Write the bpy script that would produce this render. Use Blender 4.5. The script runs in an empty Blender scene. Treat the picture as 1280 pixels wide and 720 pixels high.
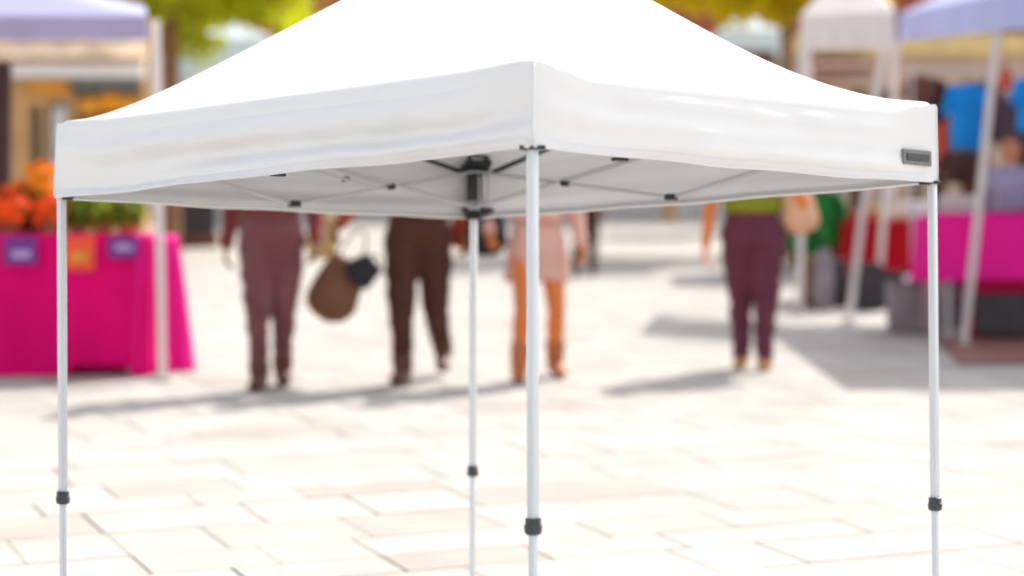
import bpy, bmesh, math, random
from mathutils import Vector, Matrix, noise as mnoise
random.seed(11)
R = math.radians
sc = bpy.context.scene
COL = sc.collection
V = Vector

# ------------------------------------------------------------------ measures taken from the photograph
F, HY, HG, CAMH = 2500.0, 405.0, 200.0, 1.55
SLOPE = (HY - HG) / F            # the square climbs gently away from the viewer
def gz(y):
    y = min(max(y, -20.0), 64.0)
    return SLOPE * y
def P(px, py, y):                # a point at distance y seen at px, py
    return V(((px - 640) * y / F, y, CAMH + (HY - py) * y / F))
def G(px, py):                   # ground point
    y = F * CAMH / (py - HG)
    return V(((px - 640) * y / F, y, gz(y)))

# ------------------------------------------------------------------ materials
def mat(name, col, rough=0.7, metal=0.0, var=0.12, scale=6.0, bump=0.0, bscale=40.0, transl=0.0, spec=0.4, attr=None, sheen=0.0, tcol=None):
    m = bpy.data.materials.new(name); m.use_nodes = True
    nt = m.node_tree; N = nt.nodes; L = nt.links
    b = N['Principled BSDF']; out = N['Material Output']
    b.inputs['Roughness'].default_value = rough
    b.inputs['Metallic'].default_value = metal
    b.inputs['Specular IOR Level'].default_value = spec
    if sheen: b.inputs['Sheen Weight'].default_value = sheen
    tc = N.new('ShaderNodeTexCoord')
    nz = N.new('ShaderNodeTexNoise'); nz.inputs['Scale'].default_value = scale; nz.inputs['Detail'].default_value = 5
    L.new(tc.outputs['Object'], nz.inputs['Vector'])
    mr = N.new('ShaderNodeMapRange'); mr.inputs['From Min'].default_value = .25; mr.inputs['From Max'].default_value = .75
    mr.inputs['To Min'].default_value = 1 - var; mr.inputs['To Max'].default_value = 1 + var
    L.new(nz.outputs['Fac'], mr.inputs['Value'])
    vm = N.new('ShaderNodeVectorMath'); vm.operation = 'SCALE'
    if attr:
        at = N.new('ShaderNodeAttribute'); at.attribute_name = attr; at.attribute_type = 'GEOMETRY'
        L.new(at.outputs['Color'], vm.inputs[0])
    else:
        vm.inputs[0].default_value = col[:3]
    L.new(mr.outputs['Result'], vm.inputs['Scale'])
    L.new(vm.outputs['Vector'], b.inputs['Base Color'])
    if bump:
        n2 = N.new('ShaderNodeTexNoise'); n2.inputs['Scale'].default_value = bscale; n2.inputs['Detail'].default_value = 4
        L.new(tc.outputs['Object'], n2.inputs['Vector'])
        bp = N.new('ShaderNodeBump'); bp.inputs['Strength'].default_value = bump; bp.inputs['Distance'].default_value = .01
        L.new(n2.outputs['Fac'], bp.inputs['Height']); L.new(bp.outputs['Normal'], b.inputs['Normal'])
    if transl:
        tr = N.new('ShaderNodeBsdfTranslucent')
        if tcol: tr.inputs['Color'].default_value = (*tcol, 1)
        else: L.new(vm.outputs['Vector'], tr.inputs['Color'])
        mx = N.new('ShaderNodeMixShader'); mx.inputs[0].default_value = transl
        L.new(b.outputs[0], mx.inputs[1]); L.new(tr.outputs[0], mx.inputs[2]); L.new(mx.outputs[0], out.inputs[0])
    return m

M = {}
def two_sided(m, inner):          # cloth with the underside's shade put into a grey inner colour
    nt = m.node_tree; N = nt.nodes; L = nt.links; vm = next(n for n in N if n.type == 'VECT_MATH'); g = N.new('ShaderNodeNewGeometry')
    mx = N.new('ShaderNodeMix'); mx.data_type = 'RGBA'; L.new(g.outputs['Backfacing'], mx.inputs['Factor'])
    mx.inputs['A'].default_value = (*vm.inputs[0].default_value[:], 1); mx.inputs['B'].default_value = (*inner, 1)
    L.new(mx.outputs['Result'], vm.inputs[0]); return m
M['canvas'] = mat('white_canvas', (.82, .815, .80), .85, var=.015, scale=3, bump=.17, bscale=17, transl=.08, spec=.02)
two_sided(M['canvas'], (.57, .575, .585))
M['hem'] = mat('hem_canvas', (.82, .82, .83), .8, var=.02, scale=20, transl=.1, spec=.2)
M['white_metal'] = mat('white_powder_coat', (.67, .70, .72), .35, var=.02, scale=12, spec=.5)
M['grey_metal'] = mat('grey_steel', (.46, .47, .48), .5, .3, var=.05, scale=20)
M['chrome'] = mat('bright_steel', (.75, .75, .76), .16, .95, var=.05, scale=20)
M['black_plastic'] = mat('black_plastic', (.022, .024, .026), .38, var=.15, scale=30)
M['collar'] = mat('dark_grey_plastic', (.055, .062, .066), .42, var=.15, scale=30)
M['badge'] = mat('badge_grey', (.17, .17, .17), .5, var=.12, scale=30)
M['badge_dark'] = mat('badge_dark', (.04, .04, .042), .5, var=.5, scale=14)
M['paving'] = mat('paving_stone', (.5, .5, .5), .85, var=.10, scale=2.4, bump=.25, bscale=60, attr='tone', spec=.03)
M['joint'] = mat('joint_sand', (.155, .11, .08), .95, var=.3, scale=9, spec=.1)
M['lilac'] = mat('lilac_canvas', (.40, .37, .52), .85, var=.04, scale=2, transl=.38, spec=.15)
M['lilac_blue'] = mat('lilac_blue_canvas', (.46, .49, .72), .85, var=.04, scale=2, transl=.38, spec=.15)
M['mauve'] = mat('mauve_canvas', (.34, .28, .36), .85, var=.04, scale=2, transl=.38, spec=.15)
M['offwhite'] = mat('off_white_canvas', (.74, .70, .68), .85, var=.04, scale=2, transl=.38, spec=.15)
M['palewhite'] = mat('pale_canvas', (.66, .74, .76), .85, var=.04, scale=2, transl=.38, spec=.15)
M['magenta'] = mat('magenta_cloth', (.74, .0, .15), .8, var=.10, scale=2.2, bump=.1, bscale=150, transl=.10, spec=.15, tcol=(.8, .0, .3))
M['pink'] = mat('pink_cloth', (.85, .015, .30), .8, var=.08, scale=2.2, bump=.1, bscale=150, transl=.22, spec=.15)
M['red'] = mat('red_cloth', (.42, .003, .012), .8, var=.15, scale=3, transl=.05, spec=.15)
M['crimson'] = mat('crimson_cloth', (.38, .004, .055), .8, var=.15, scale=3, transl=.05, spec=.15)
M['orange'] = mat('orange_petals', (.95, .33, .004), .7, var=.25, scale=9, transl=.15)
M['redorange'] = mat('red_orange_petals', (.90, .10, .004), .7, var=.3, scale=9, transl=.15)
M['amber'] = mat('amber', (.62, .26, .02), .6, var=.3, scale=4)
M['leafgreen'] = mat('herb_green', (.17, .30, .03), .7, var=.4, scale=7, transl=.25)
M['yellowgreen'] = mat('lime_leaves', (.36, .46, .04), .7, var=.4, scale=7, transl=.25)
M['plantgreen'] = mat('plant_green', (.012, .17, .03), .6, var=.5, scale=7, transl=.2)
M['treeleaf'] = mat('tree_leaves', (.50, .54, .006), .7, var=.4, scale=.9, transl=.5)
M['treeleafy'] = mat('yellow_tree_leaves', (.68, .55, .004), .7, var=.3, scale=.9, transl=.5)
M['bark'] = mat('bark', (.22, .11, .05), .9, var=.35, scale=7, bump=.5, bscale=22)
M['bark_pale'] = mat('pale_bark', (.24, .14, .08), .9, var=.3, scale=7, bump=.5, bscale=22)
M['darkwood'] = mat('dark_wood', (.035, .015, .009), .6, var=.3, scale=5)
M['brown'] = mat('brown_paint', (.15, .052, .028), .7, var=.25, scale=4)
M['brick'] = mat('red_brick', (.38, .095, .05), .85, var=.25, scale=1.5, bump=.4, bscale=18)
M['stone'] = mat('pale_stone', (.55, .53, .50), .85, var=.10, scale=1.2, bump=.2, bscale=18)
M['ochre'] = mat('ochre_render', (.52, .29, .12), .85, var=.18, scale=1.5)
M['cream'] = mat('cream_render', (.50, .36, .27), .85, var=.12, scale=1.3)
M['slate'] = mat('slate_grey', (.12, .12, .10), .6, var=.2, scale=3)
M['glass'] = mat('dark_glass', (.05, .055, .06), .08, var=.2, scale=1, spec=.6)
M['charcoal'] = mat('charcoal', (.04, .035, .04), .7, var=.2, scale=6)
M['greybox'] = mat('grey_bag_fabric', (.25, .22, .23), .8, var=.25, scale=6)
M['whitebox'] = mat('white_plastic', (.76, .75, .74), .6, var=.06, scale=6)
M['cardpurple'] = mat('purple_card', (.16, .02, .22), .6, var=.12, scale=10)
M['cardorange'] = mat('orange_card', (.80, .08, .02), .6, var=.12, scale=10)
M['cardpale'] = mat('lilac_print', (.42, .30, .55), .6, var=.15, scale=20)
M['rust'] = mat('rust_ground_shade', (.20, .085, .06), .95, var=.25, scale=5, bump=.3)
M['skin'] = mat('skin_tan', (.50, .21, .10), .55, var=.08, scale=8, spec=.35)
M['skin_warm'] = mat('skin_sunburnt', (.62, .17, .035), .5, var=.08, scale=8, spec=.35)
M['skin_dark'] = mat('skin_brown', (.22, .095, .05), .5, var=.08, scale=8, spec=.35)
M['lip'] = mat('lips', (.35, .10, .08), .5, var=.05)
M['eye'] = mat('eye_dark', (.02, .015, .012), .2, var=.05)
M['hair'] = mat('dark_hair', (.03, .016, .01), .5, var=.4, scale=30, bump=.6, bscale=90)
M['hairbrown'] = mat('brown_hair', (.11, .05, .02), .5, var=.4, scale=30, bump=.6, bscale=90)
M['plum'] = mat('plum_trousers', (.145, .04, .042), .85, var=.2, scale=5, sheen=.2)
M['plumtop'] = mat('dark_plum_top', (.17, .025, .025), .85, var=.2, scale=5)
M['darkbrown'] = mat('dark_brown_trousers', (.06, .017, .008), .85, var=.22, scale=5)
M['rustshirt'] = mat('rust_shirt', (.32, .045, .012), .85, var=.2, scale=5)
M['palepink'] = mat('pale_pink_skirt', (.66, .37, .30), .85, var=.08, scale=5, transl=.1)
M['purple'] = mat('aubergine_trousers', (.11, .022, .042), .85, var=.2, scale=5)
M['green'] = mat('olive_green_shirt', (.20, .21, .006), .85, var=.15, scale=5)
M['bluegrey'] = mat('blue_grey_shirt', (.30, .29, .40), .85, var=.3, scale=7)
M['shoe'] = mat('brown_shoe', (.10, .03, .014), .5, var=.2, scale=9)
M['tanboot'] = mat('tan_boot', (.42, .13, .04), .55, var=.2, scale=9)
M['tanshoe'] = mat('tan_shoe', (.55, .27, .10), .6, var=.15, scale=9)
M['bagbrown'] = mat('tan_brown_bag', (.17, .07, .032), .75, var=.25, scale=7)
M['bagpeach'] = mat('peach_bag', (.62, .34, .20), .8, var=.12, scale=6)
M['navy'] = mat('dark_navy', (.014, .010, .014), .75, var=.2, scale=6)
M['blue'] = mat('bright_blue_cloth', (.0, .26, .68), .8, var=.15, scale=4, transl=.15)
M['coral'] = mat('coral_cloth', (.55, .07, .03), .8, var=.25, scale=5)
M['brownblack'] = mat('brown_black_cloth', (.05, .02, .012), .8, var=.5, scale=5)
M['plumgrey'] = mat('plum_grey_cloth', (.08, .045, .06), .8, var=.3, scale=5)
M['straw'] = mat('straw_card', (.62, .46, .20), .8, var=.2, scale=5)
M['terracotta'] = mat('terracotta', (.35, .11, .05), .8, var=.15, scale=6)

# ------------------------------------------------------------------ mesh helpers
class MB:
    def __init__(s): s.v = []; s.f = []; s.c = []
    def add(s, vs, fs):
        o = len(s.v); s.v += [tuple(v) for v in vs]; s.f += [tuple(i + o for i in f) for f in fs]; return s
    def box(s, c, d, rz=0.0, bev=0.0, mtx=None):
        bm = bmesh.new(); bmesh.ops.create_cube(bm, size=1)
        for v in bm.verts: v.co = V((v.co.x * d[0], v.co.y * d[1], v.co.z * d[2]))
        if bev: bmesh.ops.bevel(bm, geom=bm.edges[:], offset=bev, segments=2, affect='EDGES', profile=.5)
        T = mtx if mtx else Matrix.Translation(V(c)) @ Matrix.Rotation(rz, 4, 'Z')
        bm.transform(T); bm.verts.ensure_lookup_table()
        for i, v in enumerate(bm.verts): v.index = i
        s.add([v.co for v in bm.verts], [[v.index for v in f.verts] for f in bm.faces]); bm.free(); return s
    def bar(s, a, b, w, h, roll=None, bev=0.0):          # rectangular bar from a to b
        a, b = V(a), V(b); d = b - a; ln = d.length; z = d.normalized()
        up = V(roll) if roll else (V((0, 0, 1)) if abs(z.z) < .95 else V((0, 1, 0)))
        x = up.cross(z).normalized(); y = z.cross(x)
        m = Matrix((x, y, z)).transposed().to_4x4(); m.translation = (a + b) / 2
        return s.box(None, (w, h, ln), bev=bev, mtx=m)
    def tube(s, pts, rad, n=12, cap=True, closed=False):
        pts = [V(p) for p in pts]; rad = rad if isinstance(rad, (list, tuple)) else [rad] * len(pts)
        rings = []; prev = None
        for i, p in enumerate(pts):
            if closed: t = (pts[(i + 1) % len(pts)] - pts[i - 1]).normalized()
            else: t = (pts[min(i + 1, len(pts) - 1)] - pts[max(i - 1, 0)]).normalized()
            if prev is None:
                ref = V((0, 0, 1)) if abs(t.z) < .9 else V((1, 0, 0)); x = ref.cross(t).normalized()
            else:
                x = (prev - t * prev.dot(t)).normalized()
            prev = x; y = t.cross(x); r = rad[i]
            rx, ry = r if isinstance(r, tuple) else (r, r)
            rings.append([p + x * rx * math.cos(2 * math.pi * k / n) + y * ry * math.sin(2 * math.pi * k / n) for k in range(n)])
        vs = [q for r in rings for q in r]; fs = []
        m = len(rings)
        for i in range(m if closed else m - 1):
            for k in range(n):
                j = (i + 1) % m
                fs.append((i * n + k, i * n + (k + 1) % n, j * n + (k + 1) % n, j * n + k))
        if cap and not closed:
            fs.append(tuple(reversed(range(n)))); fs.append(tuple(range((m - 1) * n, m * n)))
        return s.add(vs, fs)
    def rings(s, rr, n=24):                               # stack of ellipses (cx, cy, z, rx, ry)
        vs = []; fs = []
        for (cx, cy, z, rx, ry) in rr:
            vs += [(cx + rx * math.cos(2 * math.pi * k / n), cy + ry * math.sin(2 * math.pi * k / n), z) for k in range(n)]
        for i in range(len(rr) - 1):
            for k in range(n): fs.append((i * n + k, i * n + (k + 1) % n, (i + 1) * n + (k + 1) % n, (i + 1) * n + k))
        fs.append(tuple(reversed(range(n)))); fs.append(tuple(range((len(rr) - 1) * n, len(rr) * n)))
        return s.add(vs, fs)
    def ball(s, c, r, seg=16, rg=10, mtx=None):
        r = r if isinstance(r, (tuple, list)) else (r, r, r)
        vs = [(0, 0, -1)]; fs = []
        for i in range(1, rg):
            a = -math.pi / 2 + math.pi * i / rg
            vs += [(math.cos(a) * math.cos(2 * math.pi * k / seg), math.cos(a) * math.sin(2 * math.pi * k / seg), math.sin(a)) for k in range(seg)]
        vs.append((0, 0, 1)); t = len(vs) - 1
        for k in range(seg):
            fs.append((0, 1 + (k + 1) % seg, 1 + k)); b = 1 + (rg - 2) * seg; fs.append((t, b + k, b + (k + 1) % seg))
            for i in range(rg - 2): o = 1 + i * seg; fs.append((o + k, o + (k + 1) % seg, o + seg + (k + 1) % seg, o + seg + k))
        out = []
        for v in vs:
            q = V((v[0] * r[0], v[1] * r[1], v[2] * r[2]))
            if mtx: q = mtx @ q
            out.append(q + V(c))
        return s.add(out, fs)
    def cap(s, a, b, ra, rb, n=14, k=1.0):                # tapered capsule
        a, b = V(a), V(b); d = (b - a)
        pts = []; rad = []; u = d.normalized() if d.length > 1e-6 else V((0, 0, 1))
        for t in (.995, .9, .7, .4, 0): pts.append(a - u * ra * t); rad.append(max(ra * math.sqrt(max(0, 1 - t * t)), ra * .05))
        for t in (0, .4, .7, .9, .995): pts.append(b + u * rb * t); rad.append(max(rb * math.sqrt(max(0, 1 - t * t)), rb * .05))
        rad = [(r, r * k) for r in rad]
        return s.tube(pts, rad, n)
    def prism(s, outline, y0, y1):                        # outline in x, z, extruded along y
        n = len(outline)
        vs = [(x, y0, z) for x, z in outline] + [(x, y1, z) for x, z in outline]
        fs = [tuple(range(n)), tuple(reversed(range(n, 2 * n)))] + [(i, i + n, (i + 1) % n + n, (i + 1) % n) for i in range(n)]
        return s.add(vs, fs)
    def build(s, name, m, parent=None, smooth=False, loc=None, rz=0.0, keep=False):
        me = bpy.data.meshes.new(name); me.from_pydata(s.v, [], s.f); me.update()
        bm = bmesh.new(); bm.from_mesh(me)
        if not keep: bmesh.ops.recalc_face_normals(bm, faces=bm.faces[:])
        bm.to_mesh(me); bm.free()
        if smooth:
            me.polygons.foreach_set('use_smooth', [True] * len(me.polygons))
            if smooth != 'all':
                try: me.set_sharp_from_angle(angle=R(40))
                except Exception: pass
        me.materials.append(m if not isinstance(m, str) else M[m])
        o = bpy.data.objects.new(name, me); COL.objects.link(o)
        if parent: o.parent = parent
        if loc is not None: o.location = loc
        o.rotation_euler.z = rz
        return o
def thing(name, label, cat, loc=(0, 0, 0), rz=0.0, group=None):
    o = bpy.data.objects.new(name, None); COL.objects.link(o); o.location = loc; o.rotation_euler = (0, 0, rz)
    o['label'] = label; o['category'] = cat
    if group: o['group'] = group
    return o
def tag(o, label, cat, group=None):
    o['label'] = label; o['category'] = cat
    if group: o['group'] = group
    return o
def bake_remesh(o, voxel, smooth=6, factor=.6):
    r = o.modifiers.new('r', 'REMESH'); r.mode = 'VOXEL'; r.voxel_size = voxel; r.use_smooth_shade = True
    s = o.modifiers.new('s', 'SMOOTH'); s.iterations = smooth; s.factor = factor
    dg = bpy.context.evaluated_depsgraph_get(); dg.update()
    me = bpy.data.meshes.new_from_object(o.evaluated_get(dg)); mt = o.data.materials[0]
    o.modifiers.clear(); old = o.data; o.data = me
    if not me.materials: me.materials.append(mt)
    me.polygons.foreach_set('use_smooth', [True] * len(me.polygons))
    bpy.data.meshes.remove(old); return o

# ------------------------------------------------------------------ the ground
def ground():
    m = MB(); ys = [-260, -20, 0, 20, 40, 64, 400]; xs = [-300, -60, 60, 300]
    vs = [(x, y, gz(y) - .014) for y in ys for x in xs]; n = len(xs)
    fs = [(j * n + i, j * n + i + 1, (j + 1) * n + i + 1, (j + 1) * n + i) for j in range(len(ys) - 1) for i in range(n - 1)]
    o = m.add(vs, fs).build('ground', 'stone'); o['kind'] = 'structure'
    ys = [-7, 0, 20, 40, 63.5]; vs = []
    for y in ys: vs += [(-(4.5 + .42 * max(y, 4)), y, gz(y) - .006), (4.5 + .42 * max(y, 4), y, gz(y) - .006)]
    o = MB().add(vs, [(2 * i, 2 * i + 1, 2 * i + 3, 2 * i + 2) for i in range(4)]).build('paving_bed', 'joint'); o['kind'] = 'structure'
    # the paving: courses of large sawn slabs laid askew to the view
    rnd = random.Random(4)
    th = math.atan2(1040, F)                       # short joints run away to the left
    d1 = V((-math.sin(th), math.cos(th))); d2 = V((math.cos(th), math.sin(th)))
    m = MB(); tones = []
    u = -40.0
    while u < 75:
        w = rnd.choice([.32, .38, .44, .5, .58]); s0 = -45 + rnd.random()
        while s0 < 50:
            ln = rnd.choice([.4, .5, .6, .7, .85, 1.0])
            c = d1 * (u + w / 2) + d2 * (s0 + ln / 2)
            if -6 < c.y < 62.5 and abs(c.x) < 3.5 + .42 * max(c.y, 4):
                g = .0042 + rnd.random() * .0035
                if rnd.random() < .35: g = .0022
                q = [d1 * (u + a) + d2 * (s0 + b) for a, b in ((g, g), (g, ln - g), (w - g, ln - g), (w - g, g))]
                h = .004 * rnd.random() * .5
                m.add([(p.x, p.y, gz(p.y) + h) for p in q], [(0, 1, 2, 3)])
                r = rnd.random()
                if r < .10: t = (.485, .44, .395)
                elif r < .45: t = (.515, .482, .44)
                else: t = (.54, .512, .472)
                k = .705 + .045 * rnd.random(); tones.append((t[0] * k, t[1] * k, t[2] * k, 1))
            s0 += ln
        u += w
    me = bpy.data.meshes.new('paving'); me.from_pydata(m.v, [], m.f); me.materials.append(M['paving'])
    at = me.color_attributes.new('tone', 'FLOAT_COLOR', 'CORNER')
    for i, t in enumerate(tones):
        for k in range(4): at.data[i * 4 + k].color = t
    o = bpy.data.objects.new('paving', me); COL.objects.link(o); o['kind'] = 'structure'
ground()

# ------------------------------------------------------------------ the white canopy tent
D = dict(L=6.119, F=4.72, R=5.983, B=7.382)
BOT = dict(L=P(68, 246, D['L']), F=P(666, 182, D['F']), R=P(1172, 227, D['R']), B=P(592, 272, D['B']))
TOP = dict(L=P(71, 152, D['L']), F=P(667, 72, D['F']), R=P(1170, 128, D['R']), B=P(592, 197, D['B']))
cen = sum((TOP[k] for k in 'LFRB'), V((0, 0, 0))) / 4
base = V((cen.x, cen.y, gz(cen.y)))
tent = thing('canopy_tent', 'large white pop up canopy tent in sharp focus in front of the whole market', 'canopy tent')
tent.location = base
def TL(v): return V(v) - base
cT = {k: TL(TOP[k]) for k in TOP}; cB = {k: TL(BOT[k]) for k in BOT}; cC = cen - base
APEX_H = (P(621, -100, cen.y).z - cen.z)

def rho(sd):
    t = max(0.0, min(1.0, sd / .14)); return .006 + .050 * t * t * (3 - 2 * t)
def roof_pt(u, v):                                 # u along F->R, v along F->L in 0..1
    p = cT['F'] * (1 - u) * (1 - v) + cT['R'] * u * (1 - v) + cT['L'] * (1 - u) * v + cT['B'] * u * v
    a, b = abs(2 * u - 1), abs(2 * v - 1); q = 40
    m = min(1.0, (a ** q + b ** q) ** (1 / q)); r = 1 - m
    c = .10
    prof = (r - c * (1 - math.exp(-r / c))) / (1 - c * (1 - math.exp(-1 / c)))
    sR = (u - v + 1) / 2; sR = max(0, min(1, (sR - .5) * 2)); sR = sR * sR * (3 - 2 * sR) if r < 1 else 0
    prof = prof * (1 - sR) + (r ** 1.58) * sR
    mn = min(a, b) / max(m, 1e-6)
    sag = -.22 * r * (1 - r) * (1 - mn ** 2) ** 1.0 * APEX_H * .55
    cup = math.exp(-((1 - r) / .05) ** 2) * 0
    RHO = rho((1 - min(a, b)) / 2); d = r * .94; edge = -(RHO - math.sqrt(max(0, RHO ** 2 - (RHO - d) ** 2))) if d < RHO else 0.0
    wr = .003 * mnoise.noise(V((u * 5, v * 5, 1))) * min(1, r * 6)
    return p + V((0, 0, prof * APEX_H + sag + wr + edge))
def build_roof():
    n = 130; m = MB()
    g = [.5 - .5 * math.copysign(abs(math.cos(math.pi * i / n)) ** .8, math.cos(math.pi * i / n)) for i in range(n + 1)]
    vs = [roof_pt(g[i], g[j]) for j in range(n + 1) for i in range(n + 1)]
    fs = []
    for j in range(n):
        for i in range(n):
            a_, b_, c_, d_ = j * (n + 1) + i, j * (n + 1) + i + 1, (j + 1) * (n + 1) + i + 1, (j + 1) * (n + 1) + i
            if (i + .5 - n / 2) * (j + .5 - n / 2) > 0: fs += [(a_, b_, c_), (a_, c_, d_)]
            else: fs += [(a_, b_, d_), (b_, c_, d_)]
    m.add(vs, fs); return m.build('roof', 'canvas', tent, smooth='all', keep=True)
build_roof()
SIDES = [('F', 'L', 0), ('F', 'R', 1), ('L', 'B', 2), ('R', 'B', 3)]
def val_pt(a, b, s, w, side):                      # s along, w from top 0 to bottom 1
    top = cT[a].lerp(cT[b], s) - V((0, 0, rho(min(s, 1 - s)))); bot = cB[a].lerp(cB[b], s)
    d = (cT[b] - cT[a]); out = V((d.y, -d.x, 0)).normalized()
    if out.dot((cT[a] + cT[b]) / 2 - cC) < 0: out = -out
    env = (math.sin(math.pi * min(max(s, 0), 1)) ** .45)
    if side == 1: env *= min(1, max(.12, (1 - s) / .2))
    ph = (0.0, 2.1, 4.0, 1.2)[side]; amp = (3.7, 1.1, .8, .8)[side]
    ww = w + .22 * math.sin(s * 2.3 + ph) * (1 - w) - (.28 * s if side == 0 else .12 * s)
    f = .012 * math.sin(ww * 9.0 + ph) * w ** (.7 if side == 0 else 1.4) + .006 * math.sin(ww * 17 + s * 6 + ph * 2) * w
    f += .010 * mnoise.noise(V((s * 4.5 + side * 9, w * 1.3, 2.3))) * w
    f += .004 * mnoise.noise(V((s * 14 + side * 9, w * 3, 5.3))) * min(1, w * 8)
    bulge = .012 * math.sin(math.pi * w) + (.014 * w if side == 0 else 0)
    rnd_top = -.008 * math.exp(-w / .06)
    p = top.lerp(bot, w)
    p = p + out * (f * amp * env + bulge * env + rnd_top * 0)
    p.z += -.006 * env * w + .002 * math.sin(s * 21 + ph) * w * env
    return p
for a, b, side in SIDES:
    n, k = 110, 22; m = MB()
    vs = [val_pt(a, b, i / n, j / k, side) for j in range(k + 1) for i in range(n + 1)]
    fs = [(j * (n + 1) + i, j * (n + 1) + i + 1, (j + 1) * (n + 1) + i + 1, (j + 1) * (n + 1) + i) for j in range(k) for i in range(n)]
    fn = (V(vs[1]) - V(vs[0])).cross(V(vs[n + 1]) - V(vs[0])); d_ = (cT[a] + cT[b]) / 2 - cC; d_.z = 0
    if fn.dot(d_) < 0: fs = [tuple(reversed(f)) for f in fs]
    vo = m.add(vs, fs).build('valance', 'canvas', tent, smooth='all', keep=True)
    hm = MB().tube([val_pt(a, b, .004 + .992 * i / 60, 1.0, side) for i in range(61)], [(.0042, .0042)] * 61, 8)
    q0 = len(hm.v); dd = (cT[b] - cT[a]); oo = V((dd.y, -dd.x, 0)).normalized()
    if oo.dot((cT[a] + cT[b]) / 2 - cC) < 0: oo = -oo
    st_ = [(val_pt(a, b, .004 + .992 * i / 110, w_, side) + oo * o_) for w_, o_ in ((.895, .0004), (.90, .0016), (.99, .0016)) for i in range(111)]
    hm.add(st_, [(j * 111 + i, j * 111 + i + 1, (j + 1) * 111 + i + 1, (j + 1) * 111 + i) for j in range(2) for i in range(110)])
    hm.build('hem', 'hem', vo, smooth='all')
for k in 'LFRB':                                    # stitched corner seams
    MB().tube([cT[k].lerp(cB[k], t) for t in (.05, .3, .6, .8, .99)], .0032, 8).build('corner_seam', 'hem', tent, smooth='all')

# frame of the tent
def inset(k, d):
    v = cC - cB[k]; v.z = 0; v.normalize(); return cB[k] + v * d
LEGX = dict(L=P(77, 247, D['L'] + .0), F=P(665.5, 183, D['F'] + .03), R=P(1165, 228, D['R']), B=P(592, 272, D['B'] - .03))
COLY = dict(L=622, F=658, R=630, B=589)
BOTX = dict(L=79, F=666.5, R=1169.5, B=590.5)
legtop = {}
for k in 'LFRB':
    lx = LEGX[k]; y = lx.y
    if k == 'R': y -= .0
    top_z = cT[k].z - .035
    bx = (BOTX[k] - 640) * y / F; g = gz(y)
    a0 = TL(V((lx.x, y, 0))); b0 = TL(V((bx, y, 0)))
    ztop = top_z; zc = CAMH + (HY - COLY[k]) * y / F - base.z; zb = g - base.z
    def at(z):
        zz = LEGX[k].z - base.z; t = (z - zz) / ((CAMH + (HY - 700) * y / F - base.z) - zz)
        return V((a0.x + (b0.x - a0.x) * t, a0.y, z))
    w = .0235
    zj = cB[k].z + .006; ti = inset(k, .050); ti.z = ztop
    leg = MB().bar(at(zc - .0), at(zj), w, w, roll=(0.7, 0.7, 0), bev=.0045).build('leg', 'white_metal', tent, smooth=True)
    MB().bar(at(zj), ti, w, w, roll=(.7, .7, 0), bev=.003).build('upper_post', 'white_metal', leg, smooth=True)
    def atop(z):
        t = (z - zj) / (ztop - zj); return at(zj).lerp(ti, t)
    MB().bar(at(zb + .004), at(zc + .02), w * .76, w * .76, roll=(.7, .7, 0), bev=.003).build('lower_leg', 'white_metal', leg, smooth=True)
    c = at(zc)
    cm = MB(); r = .0205
    cm.tube([c + V((0, 0, z)) for z in (.020, .019, .004, .003, -.004, -.016, -.020)], [r * .86, r * .94, r * .94, r * 1.06, r * 1.06, r * .98, r * .74], 20)
    cm.tube([c + V((.0, -r, .004)), c + V((0, -r * 1.28, .004))], [.006, .005], 10)
    cm.build('collar', 'collar', leg, smooth=True)
    MB().box(at(zb + .004), (.085, .085, .006), bev=.002).build('foot_plate', 'grey_metal', leg)
    legtop[k] = ti; q_ = inset(k, .056); q_.z = cB[k].z + (.004 if k != 'B' else .012); legtop[k + 's'] = q_
    # top bracket and sliding bracket
    tb = MB().box(ti + V((0, 0, -.012)), (.042, .042, .045), R(45), bev=.006)
    for nb in {'L': 'FB', 'F': 'LR', 'R': 'FB', 'B': 'LR'}[k]:
        dd = (cB[nb] - cB[k]); dd.z = 0; dd.normalize()
        c1 = ti + V((0, 0, -.014)) + dd * .024; tb.bar(c1, c1 + dd * .036, .018, .030, bev=.003)
    tb.build('corner_bracket', 'black_plastic', tent, smooth=True)
    zs = legtop[k + 's'].z
    sb = MB(); c = legtop[k + 's'] - (legtop[k + 's'] - V((at(cB[k].z).x, at(cB[k].z).y, legtop[k + 's'].z))) * .45
    sb.tube([V((c.x, c.y, zs + z)) for z in (.030, .026, .006, .004, -.004, -.010, -.014)], [.015, .018, .018, .021, .021, .018, .016], 18)
    for nb in {'L': 'FB', 'F': 'LR', 'R': 'FB', 'B': 'LR'}[k]:
        dd = (cB[nb] - cB[k]); dd.z = 0; dd.normalize()
        c1 = V((c.x, c.y, zs + .016)) + dd * .012; sb.bar(c1, c1 + dd * .038, .018, .022, bev=.003)
    if k in 'FR': pass
    sb.build('sliding_bracket', 'black_plastic', tent, smooth=True)
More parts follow.
